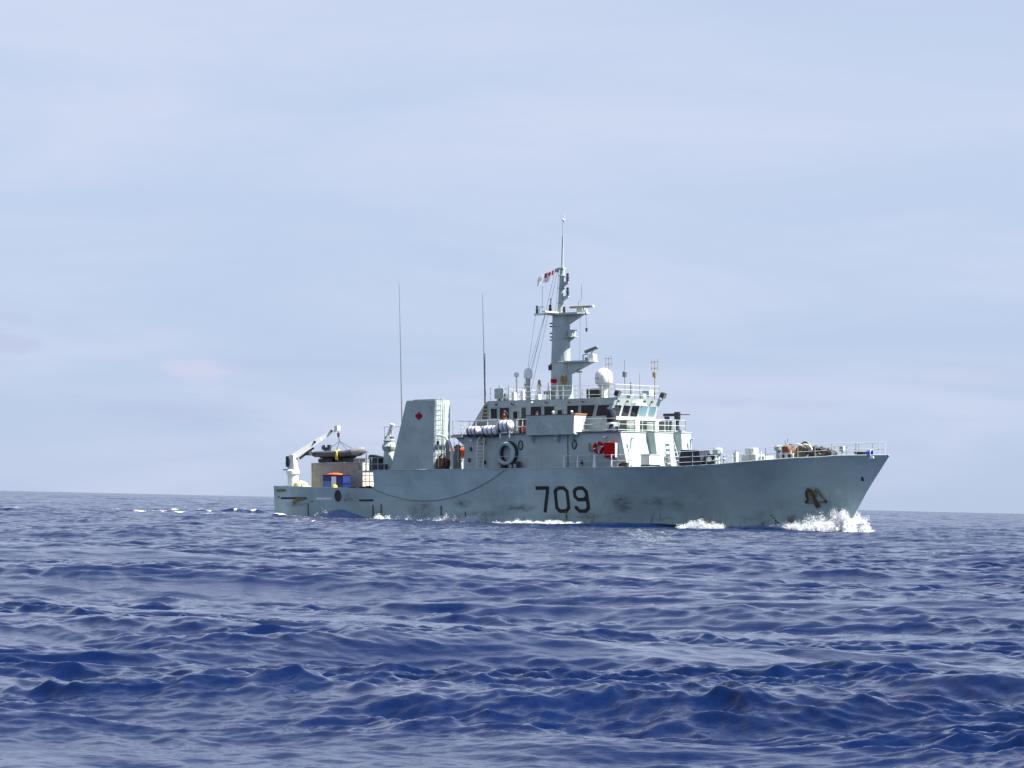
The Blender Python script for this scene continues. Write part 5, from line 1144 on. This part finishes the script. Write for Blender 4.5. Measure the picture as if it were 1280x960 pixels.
    spots = [(-28, 297, 2.2, .35), (-25.5, 290, 1.2, .32), (-31, 292, 1.5, .22), (-41, 256, 1.9, .22), (-38, 262, 1.1, .22), (-31, 268, .8, .2), (-35, 330, 1.2, .3), (16, 112, .7, .10), (-18, 228, .8, .25)]
    for _ in range(24):
        d = gc.uniform(120, 600); spots.append((gc.uniform(-.2, .2) * d, d, gc.uniform(.25, .6), gc.uniform(.05, .16)))
    for cx, cy, w, h in spots:
        q = np.exp(-((X - cx) / w) ** 2 - ((Y - cy - .25 * np.sin(X * 2.1)) / (.30 + .15 * w)) ** 2); q = np.where(q > 1e-3, q, 0)
        DZ += h * q; caps = np.maximum(caps, q)
    # foam amount
    def vn(x, y, s, seed):
        h = np.random.default_rng(seed); t = np.zeros_like(x)
        for i in range(9):
            a = h.random() * 6.28; f = s * h.uniform(.6, 1.8); t += np.sin(x * f * math.cos(a) + y * f * math.sin(a) + h.random() * 6.28)
        return t / 3.2
    n1 = vn(sx, sy, 1.1, 1); n2 = vn(sx, sy, 3.0, 2)
    strip = np.interp(sx, [-30, -27.6, -22, -16, -13.5, -12.6, -12, -10.5, -8, -4.4, -3.6, 0, 2.5, 3.4, 8, 12, 13, 16.5, 17.5, 20, 24.8, 25.8], [.35, .3, .25, .35, .9, .95, .3, .85, .85, .2, .7, .8, .7, .1, .12, .2, .95, .95, .35, .9, 1.1, .2])
    wid = np.interp(sx, [-28, -10, 5, 13, 16, 20, 26], [.9, .8, .7, 1.0, 1.0, 1.6, 2.4])
    foam = np.where(on & (out > -.8), strip * np.exp(-(np.clip(out, 0, 99) / wid) ** 2) * (1.0 + .6 * n1 + .35 * n2), 0)
    wake = np.where((sx < -26) & (np.abs(sy) < 7.5), .62 * np.exp(np.clip(sx + 26, -90, 0) / 45) * (.6 + .8 * n1 + .5 * n2), 0)
    foam = np.maximum(foam, wake)
    # a few small whitecaps: where the crests are steep and high, thinned out by noise
    crest = DZ / .30 + .5 * vn(X, Y, .16, 3) + .55 * vn(X, Y, .7, 4)
    cap = np.clip((crest - 2.75) * 1.6, 0, 1) * (r[:, None] > 35) * (r[:, None] < 900) * ~(on & (out < 7))
    foam = np.maximum(foam, cap * .8); foam = np.maximum(foam, caps * (.36 + .8 * vn(X, Y, 3.2, 6)))
    foam = np.clip(foam, 0, 1.2).astype(np.float32)
    co = np.empty((nr * na + 1, 3), np.float32)
    co[:-1, 0] = (X + DX).ravel(); co[:-1, 1] = (Y + DY).ravel(); co[:-1, 2] = DZ.ravel(); co[-1] = (0, 0, 0)
    i = np.arange(nr - 1)[:, None] * na + np.arange(na)[None]
    j = np.roll(i, -1, axis=1)
    quads = np.stack([i, j, j + na, i + na], -1).reshape(-1, 4)
    k0 = np.arange(na); tris = np.stack([np.full(na, nr * na), np.roll(k0, -1), k0], -1)
    me = bpy.data.meshes.new('sea_water')
    nl = quads.size + tris.size; nf = len(quads) + len(tris)
    me.vertices.add(len(co)); me.loops.add(nl); me.polygons.add(nf)
    me.vertices.foreach_set('co', co.ravel())
    me.loops.foreach_set('vertex_index', np.concatenate([quads.ravel(), tris.ravel()]).astype(np.int32))
    st = np.concatenate([np.arange(len(quads)) * 4, len(quads) * 4 + np.arange(len(tris)) * 3]).astype(np.int32)
    me.polygons.foreach_set('loop_start', st)
    me.polygons.foreach_set('use_smooth', np.ones(nf, bool))
    me.update(calc_edges=True)
    af = me.attributes.new('chop', 'FLOAT', 'POINT'); af.data.foreach_set('value', np.append(far.ravel(), 0).astype(np.float32))
    am = me.attributes.new('ripple', 'FLOAT', 'POINT'); am.data.foreach_set('value', np.append(mid.ravel(), 0).astype(np.float32))
    at = me.attributes.new('foam', 'FLOAT', 'POINT'); at.data.foreach_set('value', np.append(foam.ravel(), 0).astype(np.float32))
    m = bpy.data.materials.new('sea_water'); m.use_nodes = True; nt = m.node_tree; N = nt.nodes.new; L = nt.links.new
    b = nt.nodes['Principled BSDF']; b.inputs['Base Color'].default_value = (.0012, .0092, .050, 1); b.inputs['Roughness'].default_value = .025; b.inputs['IOR'].default_value = 1.333
    tc = N('ShaderNodeTexCoord')
    bump = None
    for sc, dist, stg, dt, stretch in [(6.0, .010, .5, 4, 1.3), (16.0, .007, .6, 4, 1.3)]:
        mp = N('ShaderNodeMapping'); mp.inputs['Scale'].default_value = (.55, stretch, 1); mp.inputs['Rotation'].default_value = (0, 0, .12); L(tc.outputs['Object'], mp.inputs['Vector'])
        n = N('ShaderNodeTexNoise'); n.inputs['Scale'].default_value = sc; n.inputs['Detail'].default_value = dt; n.inputs['Distortion'].default_value = .3; L(mp.outputs['Vector'], n.inputs['Vector'])
        bp = N('ShaderNodeBump'); bp.inputs['Strength'].default_value = stg; bp.inputs['Distance'].default_value = dist
        L(n.outputs['Fac'], bp.inputs['Height'])
        if bump: L(bump, bp.inputs['Normal'])
        bump = bp.outputs['Normal']
    mp = N('ShaderNodeMapping'); mp.inputs['Scale'].default_value = (.8, 1, 1); mp.inputs['Rotation'].default_value = (0, 0, .3); L(tc.outputs['Object'], mp.inputs['Vector'])
    n = N('ShaderNodeTexNoise'); n.inputs['Scale'].default_value = .28; n.inputs['Detail'].default_value = 6; L(mp.outputs['Vector'], n.inputs['Vector'])
    ca_ = N('ShaderNodeAttribute'); ca_.attribute_name = 'chop'
    bp = N('ShaderNodeBump'); bp.inputs['Distance'].default_value = 2.4; L(ca_.outputs['Fac'], bp.inputs['Strength']); L(n.outputs['Fac'], bp.inputs['Height']); L(bump, bp.inputs['Normal']); bump = bp.outputs['Normal']
    mp = N('ShaderNodeMapping'); mp.inputs['Scale'].default_value = (.55, 1.2, 1); L(tc.outputs['Object'], mp.inputs['Vector'])
    n = N('ShaderNodeTexNoise'); n.inputs['Scale'].default_value = 1.5; n.inputs['Detail'].default_value = 5; L(mp.outputs['Vector'], n.inputs['Vector'])
    ca_ = N('ShaderNodeAttribute'); ca_.attribute_name = 'ripple'
    bp = N('ShaderNodeBump'); bp.inputs['Distance'].default_value = .24; L(ca_.outputs['Fac'], bp.inputs['Strength']); L(n.outputs['Fac'], bp.inputs['Height']); L(bump, bp.inputs['Normal']); bump = bp.outputs['Normal']
    L(bump, b.inputs['Normal'])
    fo = N('ShaderNodeBsdfPrincipled'); fo.inputs['Base Color'].default_value = (.82, .84, .86, 1); fo.inputs['Roughness'].default_value = .9
    fa = N('ShaderNodeAttribute'); fa.attribute_name = 'foam'
    n = N('ShaderNodeTexNoise'); n.inputs['Scale'].default_value = 5.0; n.inputs['Detail'].default_value = 7; n.inputs['Roughness'].default_value = .65; L(tc.outputs['Object'], n.inputs['Vector'])
    ad = N('ShaderNodeMath'); ad.operation = 'ADD'; L(fa.outputs['Fac'], ad.inputs[0]); L(n.outputs['Fac'], ad.inputs[1])
    mr = N('ShaderNodeMapRange'); mr.interpolation_type = 'SMOOTHSTEP'; mr.inputs['From Min'].default_value = .98; mr.inputs['From Max'].default_value = 1.22; L(ad.outputs['Value'], mr.inputs['Value'])
    ms = N('ShaderNodeMixShader'); L(mr.outputs['Result'], ms.inputs[0]); L(b.outputs[0], ms.inputs[1]); L(fo.outputs[0], ms.inputs[2])
    L(ms.outputs[0], nt.nodes['Material Output'].inputs['Surface'])
    me.materials.append(m)
    o = bpy.data.objects.new('sea_water', me); C.objects.link(o); o['kind'] = 'structure'; return o
build_sea()

# ------------------------------------------------------------------ spray thrown up by the bow (fine drops: one mass nobody could count)
def spray(name, label, clusters, n, rmax, seed, core=0, zlow=-.7):
    g = np.random.default_rng(seed)
    bm = bmesh.new(); bmesh.ops.create_icosphere(bm, subdivisions=1, radius=1.0); bm.verts.index_update()
    sv = np.array([v.co[:] for v in bm.verts]); sf = np.array([[v.index for v in f.verts] for f in bm.faces]); bm.free()
    P, Rd = [], []
    tot = sum(c[-1] for c in clusters)
    for (x0, x1, y0, y1, h0, h1, w) in clusters:
        m = int(n * w / tot); u = g.random(m); x = x0 + (x1 - x0) * u; y = y0 + (y1 - y0) * u + g.normal(0, .32, m)
        lump = .72 + .38 * np.sin(x * 4.1 + y * 3) * np.sin(x * 2.3 + 1.2) + .16 * np.sin(x * 9)
        h = np.maximum((h0 + (h1 - h0) * u) * lump, .12); v = g.beta(1.0, 1.75, m)
        z = zlow + (h - zlow) * v
        top = np.clip(v, 0, 1)
        P.append(np.stack([x + g.normal(0, .12, m), y, z], 1)); Rd.append(rmax * (1 - .72 * top) * g.uniform(.25, 1, m) ** 1.6 + .012)
    P = np.concatenate(P); Rd = np.concatenate(Rd)
    if core:
        pick = g.choice(len(P), core, replace=False); Q = P[pick].copy(); Q[:, 2] = -.6 + (Q[:, 2] + .6) * .62
        P = np.concatenate([P, Q]); Rd = np.concatenate([Rd, g.uniform(.10, .24, core)])
    k = len(P)
    jit = 1 + g.normal(0, .22, (k, len(sv), 1))
    V_ = (P[:, None] + sv[None] * Rd[:, None, None] * jit).reshape(-1, 3); F_ = (sf[None] + (np.arange(k) * len(sv))[:, None, None]).reshape(-1, 3)
    me = bpy.data.meshes.new(name); me.from_pydata(V_.tolist(), [], F_.tolist()); me.shade_smooth(); me.update()
    m = bpy.data.materials.get('sea_spray')
    if not m:
        m = bpy.data.materials.new('sea_spray'); m.use_nodes = True; nt = m.node_tree; b = nt.nodes['Principled BSDF']
        b.inputs['Base Color'].default_value = (.88, .90, .92, 1); b.inputs['Roughness'].default_value = .8
        tr = nt.nodes.new('ShaderNodeBsdfTranslucent'); tr.inputs['Color'].default_value = (.9, .92, .94, 1)
        mx = nt.nodes.new('ShaderNodeMixShader'); mx.inputs[0].default_value = .4
        nt.links.new(b.outputs[0], mx.inputs[1]); nt.links.new(tr.outputs[0], mx.inputs[2]); nt.links.new(mx.outputs[0], nt.nodes['Material Output'].inputs['Surface'])
    me.materials.append(m)
    o = bpy.data.objects.new(name, me); C.objects.link(o); o.matrix_world = SHIP
    return tag(o, label, 'spray', None, 'stuff')
spray('bow_spray', 'white spray thrown up on both sides of the cutting bow', [
    (24.6, 22.8, -1.1, -1.9, 1.35, 1.5, 6), (25.2, 24.0, -1.3, -.9, 1.0, 1.35, 5), (25.3, 24.4, -2.2, -1.6, 1.0, 1.0, 4), (22.8, 21.0, -2.1, -2.5, 1.15, .55, 4), (21.0, 19.4, -2.6, -3.3, .5, .15, 1.6),
    (25.3, 22.8, .5, 1.9, 1.1, 1.1, 5), (25.1, 23.6, -1.2, -2.8, .6, .5, 4), (24.5, 21.0, -2.6, -3.8, .5, .35, 3)], 60000, .062, 21, 1500)
spray('side_spray', 'low white spray against the hull abaft the bow wave', [(16.4, 14.8, -5.6, -6.0, .3, .66, 4), (14.8, 13.2, -6.0, -6.4, .66, .3, 4)], 11000, .045, 22, 160)
spray('hull_foam', 'broken line of foam where small waves run along the hull side', [
    (-15.4, -14.2, -7.75, -7.35, 0.9, 0.98, 5.85), (-14.2, -11.6, -7.35, -7.05, 0.9, 0.98, 5.85), (-10.4, -8.4, -7.15, -7.05, 0.9, 0.98, 5.85), (-8.4, -5.2, -7.05, -7.15, 0.9, 0.98, 7.8), (-3.8, -2.2, -7.15, -7.15, 0.48, 0.58, 3),
    (-2.2, 0.8, -7.15, -7.35, 0.48, 0.58, 4), (0.8, 2.6, -7.45, -7.25, 0.48, 0.58, 3), (2.6, 4.5, -7.15, -7.05, 0.48, 0.44, 1), (-26, -24.4, -7.15, -7.15, 0.5, 0.55, 2.25), (-20, -17.2, -9.25, -8.85, 1.35, 1.4, 1.8)], 26000, .06, 23, 0, .2)
